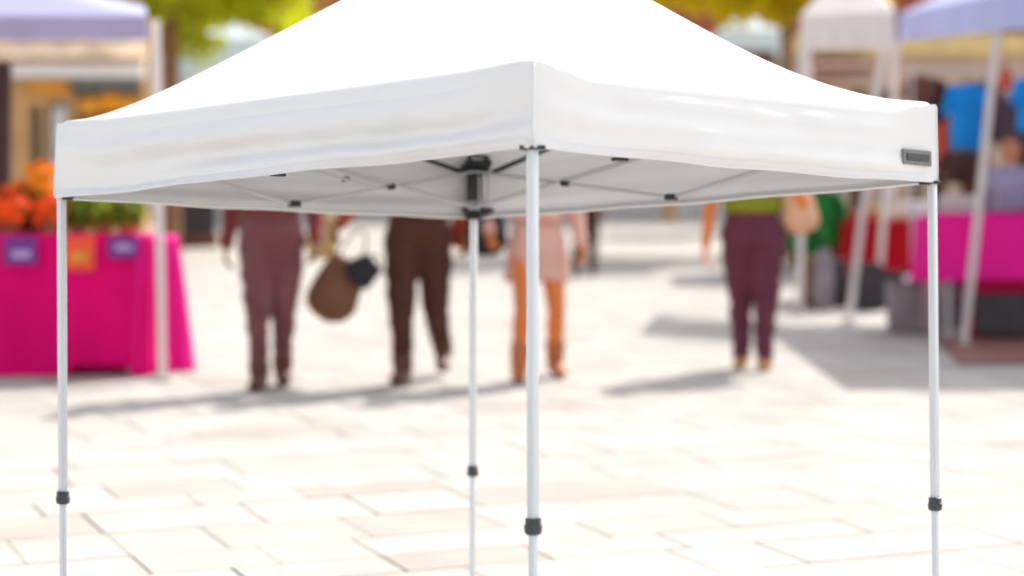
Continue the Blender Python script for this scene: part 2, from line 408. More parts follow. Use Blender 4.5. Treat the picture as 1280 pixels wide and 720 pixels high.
# far leg: dark latch housing beside a bright spring tube, seen under the canopy
yb = D['B'] - .05
def PB(px, py, dy=0.0): return TL(P(px, py, yb + dy))
m = MB()
m.box((PB(590.5, 233)), (.040, .036, .10), bev=.004)
m.build('latch_housing', 'black_plastic', tent, smooth=True)
m = MB(); m.tube([PB(606, 216), PB(606, 262)], .016, 18); m.build('spring_tube', 'chrome', tent, smooth=True)
m = MB()
m.box(PB(598, 204), (.098, .04, .022), bev=.004); m.box(PB(590, 213), (.055, .035, .02), bev=.004)
m.box(PB(603, 195), (.07, .035, .012), bev=.003); m.tube([PB(587, 190), PB(587, 216)], .008, 8); m.tube([PB(609, 190), PB(609, 214)], .008, 8)
m.box(PB(600, 219), (.06, .03, .008), bev=.002)
m.build('hub_bracket', 'black_plastic', tent, smooth=True)
m = MB(); m.box(PB(596, 266), (.085, .05, .014), bev=.004); m.box(PB(610, 263, -.01), (.04, .03, .014), bev=.004); m.box(PB(592, 272), (.06, .045, .012), bev=.004)
m.build('slider_plate', 'black_plastic', tent, smooth=True)
MB().bar(PB(583, 217), TL(P(470, 178, 6.9)), .012, .014).build('support_arm', 'black_plastic', tent)
MB().bar(PB(615, 216), TL(P(720, 171, 6.6)), .012, .014).build('support_arm', 'black_plastic', tent)
# scissor trusses along the four sides
for a, b, side in SIDES:
    A = legtop[a]; B = legtop[b]; As = legtop[a + 's']; Bs = legtop[b + 's']
    d = (B - A); out = V((d.y, -d.x, 0)).normalized()
    if out.dot((A + B) / 2 - cC) < 0: out = -out
    sh = .012; off = out * (-.016)
    A1 = A + V((0, 0, -.02)) + off; B1 = B + V((0, 0, -.02)) + off
    A2 = As + V((0, 0, .016)) + off; B2 = Bs + V((0, 0, .016)) + off
    mb_ = (A2 + B2) / 2 + V((0, 0, -.012)); mt_ = (A1 + B1) / 2
    o1 = out * .007
    for p, q, s in ((A1, mb_, 1), (A2, mt_, -1), (mb_, B1, 1), (mt_, B2, -1)):
        MB().bar(p + o1 * s, q + o1 * s, .011, .020, roll=tuple(out), bev=.002).build('truss_bar', 'grey_metal', tent, smooth=True)
    for p in (mb_, mt_):
        MB().box(p, (.034, .034, .022), math.atan2(d.y, d.x), bev=.004).build('truss_joint', 'black_plastic', tent, smooth=True)
    for t in (.25, .75):
        p = (A1.lerp(mb_, .5) if t < .5 else mb_.lerp(B1, .5))
        MB().tube([p + out * .011, p - out * .020], .011, 12).build('truss_joint', 'black_plastic', tent, smooth=True)
# roof truss across the middle, hub and peak pole
midL = (legtop['F'] + legtop['L']) / 2; midR = (legtop['F'] + legtop['R']) / 2; midLB = (legtop['L'] + legtop['B']) / 2; midRB = (legtop['R'] + legtop['B']) / 2
hub = V((cC.x, cC.y, cC.z + .03)); 
for q in (midL, midR, midLB, midRB):
    MB().bar(q + V((0, 0, -.02)), hub, .011, .018).build('roof_truss_bar', 'grey_metal', tent)
MB().tube([hub + V((0, 0, -.02)), V((cC.x, cC.y, cC.z + APEX_H - .02))], .013, 14).build('peak_pole', 'grey_metal', tent, smooth=True)
MB().box(hub, (.08, .08, .05), R(45), bev=.006).build('peak_hub', 'black_plastic', tent)
q = TL(P(775, 198, 6.3)); MB().box(q, (.05, .03, .018), R(30), bev=.003).bar(q, TL(P(795, 191, 6.32)), .014, .012).build('strap_clip', 'black_plastic', tent)
q = TL(P(432, 224, 6.75)); MB().box(q, (.026, .02, .018), R(-30), bev=.003).build('strap_clip', 'black_plastic', tent)
MB().bar(TL(P(372, 207, 6.55)), TL(P(473, 236, 6.83)), .007, .009).build('cross_brace', 'grey_metal', tent)
MB().bar(TL(P(780, 198, 6.3)), TL(P(640, 176, 6.2)), .006, .008).build('cross_brace', 'grey_metal', tent)
for k in 'FR':
    MB().box(V((TL(LEGX[k]).x, TL(LEGX[k]).y, cB[k].z - .003)), (.062 if k == 'F' else .04, .045, .009), bev=.002).build('edge_clip', 'black_plastic', tent)
# name badge at the right corner, sewn on the canvas (blank grey in the photograph)
s0, s1 = .895, .974
def vq(s, w, o=.004):
    p = cT['F'].lerp(cT['R'], s).lerp(cB['F'].lerp(cB['R'], s), w); o += .004; d = (cT['R'] - cT['F']); out = V((d.y, -d.x, 0)).normalized(); return p + out * o
m = MB(); vs = []
for (wa, wb, sa, sb_, o_) in ((.63, .82, .889, .974, .005),):
    pts = [vq(sa, wb, o_), vq(sb_, wb, o_), vq(sb_, wa, o_), vq(sa, wa, o_)]; bk = [vq(sa, wb, .0), vq(sb_, wb, .0), vq(sb_, wa, .0), vq(sa, wa, .0)]
    m.add(pts + bk, [(0, 1, 2, 3), (7, 6, 5, 4), (0, 4, 5, 1), (1, 5, 6, 2), (2, 6, 7, 3), (3, 7, 4, 0)])
bd = m.build('badge', 'badge', tent)
m = MB(); pts = [vq(.899, .77, .0075), vq(.966, .77, .0075), vq(.966, .68, .0075), vq(.899, .68, .0075)]
bk = [vq(.899, .77, .003), vq(.966, .77, .003), vq(.966, .68, .003), vq(.899, .68, .003)]
m.add(pts + bk, [(0, 1, 2, 3), (7, 6, 5, 4), (0, 4, 5, 1), (1, 5, 6, 2), (2, 6, 7, 3), (3, 7, 4, 0)]); m.build('badge_inlay', 'badge_dark', bd)

# ------------------------------------------------------------------ people
def ik(h, f, l1, l2, bend):
    h, f = V(h), V(f); d = f - h; L = min(d.length, (l1 + l2) * .999); u = d.normalized()
    a = (l1 * l1 - l2 * l2 + L * L) / (2 * L); hh = math.sqrt(max(l1 * l1 - a * a, 0)); b = V(bend); b = (b - u * b.dot(u)).normalized()
    return h + u * a + b * hh
def person(label, loc, rz, feet, hands, H=1.75, female=False, skin='skin', top='green', legs='purple', shoes='shoe', hair='hair', skirt=False, ease=1.0, long_sleeve=True, flare=1.0, group=None, wide=1.0, hem=.50, boot=0.0):
    shr = 1.15 if boot else 1.0
    s = H / 1.75; loc = V(loc)
    root = thing('person', label, 'person', loc, rz, group)
    def gl(x, y): # ground height at a local point
        w = Matrix.Rotation(rz, 3, 'Z') @ V((x, y, 0)); return SLOPE * w.y
    hipz = .90 * s; shz = 1.43 * s
    fp = []
    for (x, y, lift) in feet: fp.append(V((x * s, y * s, gl(x * s, y * s) + lift + .085 * s)))
    hip = [V((.085 * s, 0, hipz)), V((-.085 * s, 0, hipz))]
    kn = [ik(hip[i], fp[i], .44 * s, .425 * s, (0, -1, 0)) for i in (0, 1)]
    for i in (0, 1):
        d = fp[i] - hip[i]; L = .86 * s
        if d.length > L: fp[i] = hip[i] + d.normalized() * L
    sw = (.165 if female else .195) * s
    sh = [V((sw, 0, shz - .04 * s)), V((-sw, 0, shz - .04 * s))]
    hd = [V((h[0] * s, h[1] * s, h[2] * s)) for h in hands]
    for i in (0, 1):
        d = hd[i] - sh[i]
        if d.length > .545 * s: hd[i] = sh[i] + d.normalized() * .545 * s
    el = [ik(sh[i], hd[i], .29 * s, .26 * s, ((1 if i == 0 else -1) * .3, 1, -.2)) for i in (0, 1)]
    # body: one closed surface
    m = MB(); k = s; wf = .90 if female else 1.0
    m.rings([(0, 0, .87 * k, .125 * k, .085 * k), (0, 0, .95 * k, .155 * k, .10 * k), (0, 0, 1.05 * k, .135 * k * wf, .092 * k), (0, 0, 1.18 * k, .142 * k * wf, .098 * k),
             (0, 0, 1.30 * k, .165 * k * wf, .108 * k), (0, .005, 1.40 * k, .17 * k * wf, .095 * k), (0, .01, 1.45 * k, .12 * k * wf, .07 * k), (0, .01, 1.475 * k, .06 * k, .055 * k)], 24)
    m.cap((0, .01 * k, 1.44 * k), (0, -.005 * k, 1.55 * k), .056 * k, .052 * k)
    hc = V((0, -.015 * k, 1.635 * k))
    m.ball(hc, (.074 * k, .092 * k, .105 * k), 24, 16); m.ball(hc + V((0, -.025, -.055)) * k, (.052 * k, .055 * k, .052 * k), 16, 10)
    m.cap(hc + V((0, -.088, .012)) * k, hc + V((0, -.108, -.022)) * k, .009 * k, .014 * k, 10)
    m.cap(hc + V((-.022, -.080, -.053)) * k, hc + V((.022, -.080, -.053)) * k, .009 * k, .009 * k, 8)
    m.cap(hc + V((-.040, -.078, .026)) * k, hc + V((.040, -.078, .026)) * k, .010 * k, .010 * k, 8)
    for e in (1, -1): m.ball(hc + V((e * .076, .008, -.008)) * k, (.011 * k, .020 * k, .031 * k), 10, 8)
    for i in (0, 1):
        e = 1 if i == 0 else -1
        tk = k * (1.0 if skirt else .70); m.cap(hip[i], kn[i], .082 * tk, .055 * tk); m.cap(kn[i], kn[i].lerp(fp[i], .35) + V((0, .016, 0)) * k, .052 * tk, .057 * tk); m.cap(kn[i].lerp(fp[i], .35) + V((0, .016, 0)) * k, fp[i], .056 * tk, .036 * k)
        lift = feet[i][2]; toe = fp[i] + V((e * .015, -.155, -.055 - min(lift, .05))) * k
        m.cap(fp[i] + V((0, .03, -.045)) * k, toe, .036 * k, .030 * k, k=.75)
        m.cap(sh[i] + V((-e * .02, 0, .01)) * k, el[i], .052 * k, .041 * k); m.cap(el[i], hd[i], .041 * k, .027 * k)
        u = (hd[i] - el[i]).normalized(); side = V((0, 1, 0)); side = (side - u * side.dot(u)).normalized(); nrm = u.cross(side)
        pa = hd[i] + u * .02 * k; pb = hd[i] + u * .075 * k
        for t in (-.026, -.009, .009, .026): m.cap(pa + side * t * .7 * k, pb + side * t * k, .013 * k, .0125 * k, 8)
        for q, (t, ln) in enumerate(((-.028, .055), (-.010, .075), (.009, .083), (.028, .070))):
            b0 = pb + side * t * k; inw = nrm * (-e) * .4
            m1 = b0 + (u * .9 - inw * 0 + V((-e * .35, 0, 0))).normalized() * ln * .5 * k
            m2 = m1 + (u * .45 + V((-e * .8, 0, 0))).normalized() * ln * .5 * k
            m.cap(b0, m1, .0095 * k, .009 * k, 8); m.cap(m1, m2, .009 * k, .0078 * k, 8)
        t0 = pa - side * .022 * k; t1 = t0 - side * .03 * k + u * .028 * k; t2 = t1 + u * .028 * k + V((-e * .012, 0, 0)) * k
        m.cap(t0, t1, .013 * k, .011 * k, 8); m.cap(t1, t2, .011 * k, .0085 * k, 8)
    b = m.build('body', skin, root); bake_remesh(b, .0078, 3, .5)
    for e in (1, -1): MB().ball(hc + V((e * .030, -.081, .010)) * k, (.011 * k, .008 * k, .007 * k), 10, 8).build('eye', 'eye', root, smooth='all')
    # hair
    m = MB(); m.ball(hc + V((0, .016, .022)) * k, (.084 * k, .094 * k, .100 * k), 22, 14)
    if female: m.cap(hc + V((0, .06, 0)) * k, hc + V((0, .075, -.15)) * k, .062 * k, .045 * k)
    hm = m.build('hair', hair, root)
    # cut the face free
    bm = bmesh.new(); bm.from_mesh(hm.data)
    for v in bm.verts:
        q = (v.co - hc) / k
        if q.y < -.03 and q.z < .055: v.co.y = (hc.y + (-.03 + (q.y + .03) * .15) * k)
    bm.to_mesh(hm.data); bm.free(); hm.data.polygons.foreach_set('use_smooth', [True] * len(hm.data.polygons))
    # clothes
    ez = .016 * ease
    m = MB()
    if skirt:
        m.rings([(0, 0, hem * k, .205 * k, .160 * k), (0, 0, (hem + .04) * k, .205 * k, .155 * k), (0, 0, .75 * k, .19 * k, .14 * k), (0, 0, .90 * k, .185 * k, .13 * k), (0, 0, 1.0 * k, .16 * k, .11 * k), (0, 0, 1.06 * k, .145 * k, .102 * k)], 28)
        o = m.build('skirt', legs, root)
    else:
        m.rings([(0, 0, .845 * k, .15 * k, .112 * k), (0, 0, .93 * k, .178 * k + ez, .118 * k + ez), (0, 0, 1.02 * k, .150 * k + ez, .105 * k + ez * .6), (0, 0, 1.06 * k, .143 * k + ez, .1 * k + ez * .5)], 24)
        for i in (0, 1):
            an = fp[i] + V((0, .005, -.01)) * k
            m.cap(hip[i], kn[i], .088 * k + ez, .068 * k * flare + ez * .8, k=1.05); m.cap(kn[i], an, .067 * k * flare + ez * .8, .050 * k * flare + ez * .4)
        o = m.build('trousers', legs, root)
    bake_remesh(o, .014, 3)
    for v in o.data.vertices:
        c = v.co; n_ = mnoise.noise(V((c.x * 7, c.y * 7, c.z * 11 + (0 if c.x > 0 else 9)))); v.co += v.normal * (n_ * .012 + .007 * mnoise.noise(V((c.x * 22, c.y * 22, c.z * 30))))
    shem = 1.07
    m = MB()
    m.rings([(0, 0, shem * k, .160 * k * wf + ez, .118 * k + ez), (0, 0, 1.10 * k, .158 * k * wf + ez, .11 * k + ez), (0, 0, 1.18 * k, .158 * k * wf + ez, .112 * k + ez), (0, 0, 1.30 * k, .178 * k * wf + ez * .8, .120 * k + ez * .7),
             (0, .005, 1.40 * k, .18 * k * wf, .107 * k), (0, .01, 1.455 * k, .125 * k * wf, .08 * k), (0, .01, 1.48 * k, .068 * k, .062 * k)], 26)
    for i in (0, 1):
        e = 1 if i == 0 else -1
        m.cap(sh[i] + V((-e * .02, 0, .01)) * k, el[i] if long_sleeve else sh[i].lerp(el[i], .6), .064 * k, .054 * k)
        if long_sleeve: m.cap(el[i], el[i].lerp(hd[i], .93), .053 * k, .038 * k)
    o = m.build('shirt', top, root); bake_remesh(o, .013, 3)
    for v in o.data.vertices:
        c = v.co; v.co += v.normal * mnoise.noise(c * 9) * .007
    for i in (0, 1):
        e = 1 if i == 0 else -1
        lift = feet[i][2]; toe = fp[i] + V((e * .015, -.165, -.052 - min(lift, .05))) * k
        m = MB(); m.cap(fp[i] + V((0, .035, -.042)) * k, toe, .043 * k * shr, .038 * k * shr, k=.85)
        m.cap(fp[i] + V((0, .01, -.03)) * k, fp[i] + V((0, -.05, -.035)) * k, .046 * k, .042 * k)
        if boot: m.cap(fp[i] + V((0, .0, -.02)), fp[i].lerp(kn[i], boot), .052 * k, .064 * k)
        o = m.build('shoe', shoes, root); bake_remesh(o, .011, 3)
    root.scale = (wide, 1.05, 1.0)
    return root, fp, hd

def pose(px, py, scale_px=None): return G(px, py)
g = G(340, 484)
person('person in plum trousers and dark plum top walking, nearest to the pink draped table', g, R(4), [(.055, .12, .02), (-.065, -.14, .0)], [(.25, -.06, .90), (-.26, .05, .88)], H=1.90, female=True, top='plumtop', legs='plum', shoes='shoe', hair='hair', skin='skin_dark', flare=.84, ease=1.2, wide=1.10, boot=.16, group='people walking through the market')
g = G(523, 476)
_, fpm, hdm = person('person striding in very dark brown trousers with a brown tote bag in one hand', g, R(-4), [(.11, .30, .09), (-.07, -.16, .0)], [(.27, .06, .92), (-.43, -.10, .98)], H=1.93, top='rustshirt', legs='darkbrown', shoes='shoe', skin='skin_dark', flare=.9, ease=1.2, wide=1.14, boot=.16, group='people walking through the market')
man_loc = g
g = G(671, 474)
person('person in pale pink skirt with bare legs and brown sandals by the front tent pole', g, R(6), [(.13, .16, .02), (-.12, -.12, .0)], [(.27, -.05, .90), (-.30, -.12, .98)], H=1.82, hem=.66, wide=1.12, boot=.35, female=True, top='palepink', legs='palepink', shoes='tanboot', skin='skin_warm', skirt=True, hair='hairbrown', group='people walking through the market')
g = G(731, 345)
person('small far off person in brown trousers and red top behind the woman in pink', g, R(176), [(.11, -.1, 0), (-.11, .12, .03)], [(.26, .05, .85), (-.26, 0, .86)], H=1.76, top='rustshirt', legs='darkbrown', skin='skin_dark', group='people walking through the market')
g = G(941, 462)
person('person in olive green shirt and aubergine trousers standing alone between tent and stalls', g, R(172), [(.07, -.06, 0), (-.065, .06, 0)], [(.28, .02, .83), (-.27, -.20, 1.02)], H=1.90, female=False, top='green', legs='purple', shoes='tanshoe', skin='skin_warm', hair='hairbrown', long_sleeve=False, flare=.88, ease=1.2, wide=1.15, group='people walking through the market')
v0 = P(1262, 300, 18.1); 
person('vendor in mottled blue grey shirt standing behind the right hand pink table', (v0.x, 18.1, gz(18.1)), R(-20), [(.1, 0, 0), (-.1, 0, 0)], [(.25, -.2, 1.1), (-.25, -.18, 1.1)], H=1.78, female=True, top='bluegrey', legs='navy', skin='skin', hair='hair')

# bags carried by the walkers
def bag(name, label, cat, c, w, h, d, m_, handle=.25, rz=0.0, hm=None, tilt=0.0, group=None):
    o = thing(name, label, cat, c, rz, group); o.rotation_euler.y = tilt
    m = MB(); m.rings(([(0, 0, -h / 2, w * .40, d * .40), (0, 0, -h / 2 + .02, w * .47, d * .5)] if name == 'sack' else [(0, 0, -h / 2, w * .10, d * .12), (0, 0, -h * .48, w * .24, d * .25), (0, 0, -h * .43, w * .37, d * .38), (0, 0, -h * .34, w * .47, d * .5)]) + [(0, 0, -h * .2, w * .53, d * .56), (0, 0, h * .15, w * .47, d * .45), (0, 0, h * .45, w * .36, d * .22), (0, 0, h / 2, w * .34, d * .14)], 28)
    b = m.build('pouch', m_, o, smooth='all')
    for v in b.data.vertices: v.co += v.normal * mnoise.noise(v.co * 12) * .018
    if handle:
        for e in (1, -1):
            MB().tube([V((math.cos(t) * w * .24, e * d * .12, h * .46 + math.sin(t) * handle)) for t in [math.pi * i / 14 for i in range(15)]], [(.006, .006)] * 15, 8).build('handle', hm or m_, o, smooth='all')
    return o
yb_ = man_loc.y - .05
bag('tote_bag', 'slouchy tan brown tote bag hanging from the hand of the dark trousered person', 'bag', P(420, 362, yb_ - .1), .34, .46, .20, 'bagbrown', .24, tilt=R(24), hm='bagbrown')
bag('pouch_bag', 'small black shoulder pouch against the top of the brown tote bag', 'bag', P(454, 340, yb_ - .25), .22, .21, .11, 'navy', .05, tilt=R(48))
bag('shopping_bag', 'cream shopping bag with pale handles held above the brown tote bag', 'bag', P(403, 296, yb_ + .05), .22, .30, .12, 'straw', .16)
bag('shoulder_bag', 'dark navy shoulder bag worn at the hip of the person in pink', 'bag', P(607, 290, G(0, 474).y - .05), .30, .34, .14, 'navy', .30)
bag('handbag', 'rust red handbag carried between the dark trousers and the pink skirt', 'bag', P(577, 288, G(0, 474).y + .1), .16, .26, .12, 'rustshirt', .2)
bag('shoulder_bag', 'soft peach bag under the arm of the person in olive green', 'bag', P(1000, 262, G(0, 462).y - .05), .26, .36, .16, 'bagpeach', .22, tilt=R(-12))

# ------------------------------------------------------------------ market stalls
def pole(a, b, r, name='leg', m_='offwhite', parent=None, foot=True):
    o = MB().tube([a, V(a).lerp(V(b), .5), b], r, 12).build(name, m_, parent, smooth=True)
    if foot: MB().box(V(a) + V((0, 0, .012)), (.16, .16, .016), bev=.004).build('foot_plate', m_, o)
    return o
def cloth(name, label, cat, x0, x1, y0, y1, zt, drop, m_, group=None, amp=.02, flare=0.0, seed=0, bottom=None):
    # a cloth over a table: flat top and four hanging sides with folds
    rnd = random.Random(seed); per = []; n = 46
    def ring(t):
        pts = []
        cs = [(x0, y0), (x1, y0), (x1, y1), (x0, y1)]
        for e in range(4):
            a, b = cs[e], cs[(e + 1) % 4]; ox, oy = [(0, -1), (1, 0), (0, 1), (-1, 0)][e]
            for i in range(n):
                s = i / n; f = amp * t * (math.sin(s * 31 + seed + e) + .6 * math.sin(s * 67 + 2 * seed)) + .012 + .03 * t
                cf = flare * t * (max(0, 1 - min(s, 1 - s) * 8)) if True else 0
                zb = drop(e, s) if callable(drop) else drop
                x = a[0] + (b[0] - a[0]) * s; y = a[1] + (b[1] - a[1]) * s
                cx = (1 if x > (x0 + x1) / 2 else -1); cy = (1 if y > (y0 + y1) / 2 else -1)
                pts.append(V((x + ox * f + cx * cf, y + oy * f + cy * cf, zt - zb * t)))
        return pts
    T = [0, .02, .15, .35, .55, .75, .9, 1]; m = MB(); R_ = [ring(t) for t in T]; c = len(R_[0])
    vs = [p for r in R_ for p in r]; fs = []
    for j in range(len(T) - 1):
        for i in range(c): fs.append((j * c + i, j * c + (i + 1) % c, (j + 1) * c + (i + 1) % c, (j + 1) * c + i))
    m.add(vs, fs); tp = len(m.v); m.v.append(((x0 + x1) / 2, (y0 + y1) / 2, zt + .001)); m.f += [(tp, i, (i + 1) % c) for i in range(c)]
    return m
def table(label, cx, y0, y1, x0, x1, zt, group='trestle tables of the stalls'):
    o = thing('trestle_table', label, 'table', (cx, y0, gz(y0)), 0, group)
    MB().box(V(((x0 + x1) / 2 - cx, (y1 - y0) / 2, zt - .02 - gz(y0))), (x1 - x0 - .02, y1 - y0 - .02, .03), bev=.004).build('tabletop', 'whitebox', o)
    for x in (x0 + .12, x1 - .12):
        for y in (y0 + .08, y1 - .08):
            MB().tube([V((x - cx, y - y0, gz(y) - gz(y0))), V((x - cx, y - y0, zt - .035 - gz(y0)))], .018, 10).build('leg', 'grey_metal', o, smooth=True)
    return o

# left stall ---------------------------------------------------------------
yl = 14.35; zt = P(0, 292, yl).z; x1 = P(183, 0, yl).x; x0 = x1 - 2.6
table('trestle table wholly covered by the long magenta cloth', (x0 + x1) / 2, yl, yl + .8, x0 + .02, x1 - .02, zt - .004)
gr = gz(yl)
def drp(e, s):
    full = zt - gr - .0
    if e == 0: return full + (-.075 * (1 if .80 < s < .955 else 0)) - .002 + (0 if s > .1 else 0)
    return full - .07 if e in (1, 3) else full - .09
m = cloth('', '', '', x0, x1, yl, yl + .8, zt, drp, 'magenta', amp=.030, flare=.05, seed=2)
tc_ = m.build('tablecloth', 'magenta', None, smooth='all'); tag(tc_, 'long magenta tablecloth reaching the ground under orange flowers at left', 'tablecloth', 'cloths over the stall tables')
# loose pink drape hung over the right end of the table, flaring to the ground
m = MB(); n = 40; vs = []; K = 14
for j in range(K + 1):
    t = j / K
    for i in range(n + 1):
        s = i / n
        xa = P(172, 0, yl).x + .0 * t; xb = P(214, 0, yl).x + (P(233, 0, yl).x - P(214, 0, yl).x) * (t ** .8)
        x = xa + (xb - xa) * s + (.02 * t if s > .9 else 0); y = yl - .05 + .30 * s - .10 * t * (1 - s) + .035 * t * math.sin(s * 20) ; z = zt + .006 - (zt - gz(y) - .008) * t
        vs.append((x, y, z))
fs = [(j * (n + 1) + i, j * (n + 1) + i + 1, (j + 1) * (n + 1) + i + 1, (j + 1) * (n + 1) + i) for j in range(K) for i in range(n)]
o = m.add(vs, fs).build('drape', 'pink', None, smooth='all'); sm = o.modifiers.new('thick', 'SOLIDIFY'); sm.thickness = .004
tag(o, 'bright pink drape flaring out at the right end of the magenta table', 'drape')
for (px, w, h, mt, lb) in ((25, .24, .20, 'cardpurple', 'purple sign card pinned on the magenta cloth, near the picture edge'), (99, .22, .24, 'cardorange', 'orange red sign card pinned between the two purple cards'), (153, .22, .15, 'cardpurple', 'purple sign card pinned nearest the white pole')):
    p = P(px, 296, yl - .075); o = thing('sign_card', lb, 'sign card', (p.x, p.y, p.z), 0, 'cards pinned to the magenta cloth')
    MB().box((0, 0, -h / 2), (w, .008, h), bev=.002).build('card', mt, o)
    if mt == 'cardpurple': MB().box((.01, -.006, -h * .62 if px < 50 else -h * .5), (w * .55, .004, h * .28), bev=.001).build('printed_band', 'cardpale', o)
    else: MB().box((.0, -.006, -h * .6), (w * .5, .004, h * .3), bev=.001).build('printed_band', 'amber', o)
# flowers and greens on the table
def leafy(name, label, cat, loc, rad, h, n, mats, lw=.06, pot=None, group=None, squash=1.0, rnd=None):
    rnd = rnd or random.Random(int(abs(loc[0] * 977 + loc[1] * 31)) + n)
    o = thing(name, label, cat, loc, 0, group); z0 = 0
    if pot:
        z0 = pot[1]; MB().rings([(0, 0, 0, pot[0] * .75, pot[0] * .75), (0, 0, z0 * .85, pot[0], pot[0]), (0, 0, z0 * .86, pot[0] * 1.1, pot[0] * 1.1), (0, 0, z0, pot[0] * 1.1, pot[0] * 1.1)], 20).build('pot', pot[2], o, smooth=True)
    MB().tube([V((0, 0, z0 * .8)), V((0.01, 0, z0 + h * .6))], [.012, .006], 8).build('stem', 'plantgreen', o)
    for nm, mt, k, big in mats:
        m = MB()
        for i in range(int(n * k)):
            a = rnd.random() * 6.283; zz = rnd.random(); r = rad * math.sqrt(rnd.random()) * (1 - .45 * abs(zz * 2 - 1)) * (1 + .3 * math.sin(a * 3 + n))
            c = V((math.cos(a) * r, math.sin(a) * r * squash, z0 + zz * h)); nn = V((rnd.uniform(-1, 1), rnd.uniform(-1, 1), rnd.uniform(-.2, 1))).normalized()
            t = nn.orthogonal().normalized(); t.rotate(Matrix.Rotation(rnd.random() * 6.28, 3, nn)); b = nn.cross(t); l = lw * big * rnd.uniform(.6, 1.3)
            m.add([c - t * l, c - b * l * .5 + nn * l * .15, c + t * l, c + b * l * .5 + nn * l * .15], [(0, 1, 2, 3)])
        m.build(nm, mt, o)
    return o
def bouquet(label, loc, rad, h, mt, seed):
    rnd = random.Random(seed); o = thing('flower_bunch', label, 'flowers', loc, 0, 'flower bunches on the left table')
    MB().rings([(0, 0, 0, .075, .075), (0, 0, .10, .095, .095), (0, 0, .13, .10, .10)], 16).build('pot', 'terracotta', o, smooth=True)
    m = MB(); fl = MB()
    for i in range(60):
        a = rnd.random() * 6.28; ph = rnd.uniform(-.15, 1.0) * 1.5; d = V((math.cos(a) * math.cos(ph), math.sin(a) * math.cos(ph), math.sin(ph)))
        c = V((0, 0, h * .45)) + V((d.x * rad, d.y * rad, d.z * (h * .55))); m.tube([V((0, 0, .1)), c], .004, 5)
        d = d.normalized(); t = d.orthogonal().normalized(); b = d.cross(t); r = rad * rnd.uniform(.22, .34)
        for ring, (kk, up, cnt) in enumerate(((1, .0, 12), (.7, .35, 9), (.4, .6, 6))):
            for q in range(cnt):
                a2 = 6.283 * q / cnt + ring * .3; e = t * math.cos(a2) + b * math.sin(a2); f = d.cross(e)
                fl.add([c + d * r * up * .4, c + e * r * kk * .6 + f * r * .18 + d * r * up * .6, c + e * r * kk + d * r * up, c + e * r * kk * .6 - f * r * .18 + d * r * up * .6], [(0, 1, 2, 3)])
    m.build('stems', 'leafgreen', o); fl.build('blooms', mt, o)
    return o
yt = yl + .35
for i, (px, py, rad, h, mt, lb) in enumerate(((52, 292, .21, .52, 'orange', 'tallest orange flower bunch, nearest the left tent leg'), (12, 292, .20, .30, 'redorange', 'low red orange flower bunch at the picture edge'), (64, 296, .14, .26, 'redorange', 'small red orange flower bunch beside the green herbs'), (24, 292, .18, .38, 'orange', 'orange flower bunch between the red orange ones'), (-40, 292, .18, .34, 'orange', 'orange flower bunch partly beyond the picture edge'))):
    y = yt + (-.12 if i in (2, 1) else .12); p = P(px, 292, y); bouquet(lb, (p.x, p.y, zt + .004), rad, h, mt, i + 5)
for i, (px, mt, lb, h) in enumerate(((98, 'leafgreen', 'dark green herb pot next to the orange flowers', .24), (128, 'yellowgreen', 'light green herb pot in the middle of the row', .25), (160, 'leafgreen', 'bushy herb pot at the end of the table by the pole', .24))):
    p = P(px, 292, yt); leafy('potted_herb', lb, 'potted plant', (p.x, p.y, zt + .004), .13, h, 220, [('leaves', mt, 1, 1), ('pale_leaves', 'yellowgreen', .5, .9)], .05, (.07, .07, 'terracotta'), 'herb pots on the left table')
# lilac canopy of the left stall
yc = 14.75
st = thing('stall_tent', 'lilac canopy stall tent with pale poles over the magenta table', 'stall tent', (P(-60, 0, yc).x, yc + 1.2, gz(yc + 1.2)), 0)
O = V(st.location)
def canopy(st, O, c4, vh, peak, m_roof, m_val, skip=()):
    # c4: valance bottom corners in order (front left, front right, back right, back left)
    c4 = [V(c) - O for c in c4]; tp = [c + V((0, 0, vh)) for c in c4]; ce = sum(tp, V((0, 0, 0))) / 4; n = 20; m = MB(); vs = []
    for j in range(n + 1):
        for i in range(n + 1):
            u, v = i / n, j / n; p = tp[0] * (1 - u) * (1 - v) + tp[1] * u * (1 - v) + tp[2] * u * v + tp[3] * (1 - u) * v
            r = 1 - max(abs(2 * u - 1), abs(2 * v - 1)); vs.append(p + V((0, 0, peak * r - .12 * r * (1 - r))))
    fs = []
    for j in range(n):
        for i in range(n):
            a_, b_, c_, d_ = j * (n + 1) + i, j * (n + 1) + i + 1, (j + 1) * (n + 1) + i + 1, (j + 1) * (n + 1) + i
            fs += [(a_, b_, c_), (a_, c_, d_)] if (i + .5 - n / 2) * (j + .5 - n / 2) > 0 else [(a_, b_, d_), (b_, c_, d_)]
    m.add(vs, fs); m.build('roof', m_roof, st, smooth='all')
    for e in range(4):
        if e in skip: continue
        a, b = c4[e], c4[(e + 1) % 4]; ta, tb_ = tp[e], tp[(e + 1) % 4]; d = (b - a); o_ = V((d.y, -d.x, 0)).normalized(); m = MB(); K = 60; vs = []
        for j in range(7):
            for i in range(K + 1):
                s = i / K; w = j / 6; p = ta.lerp(tb_, s).lerp(a.lerp(b, s), w); vs.append(p + o_ * (.02 * w * math.sin(s * 25 + e) + .01 * w * math.sin(s * 61)) * math.sin(math.pi * s) ** .3)
        m.add(vs, [(j * (K + 1) + i, j * (K + 1) + i + 1, (j + 1) * (K + 1) + i + 1, (j + 1) * (K + 1) + i) for j in range(6) for i in range(K)]); m.build('valance', m_val[e] if isinstance(m_val, list) else m_val, st, smooth='all')
fr = P(184, 50, yc); fl_ = V((fr.x - 3.2, yc, fr.z))
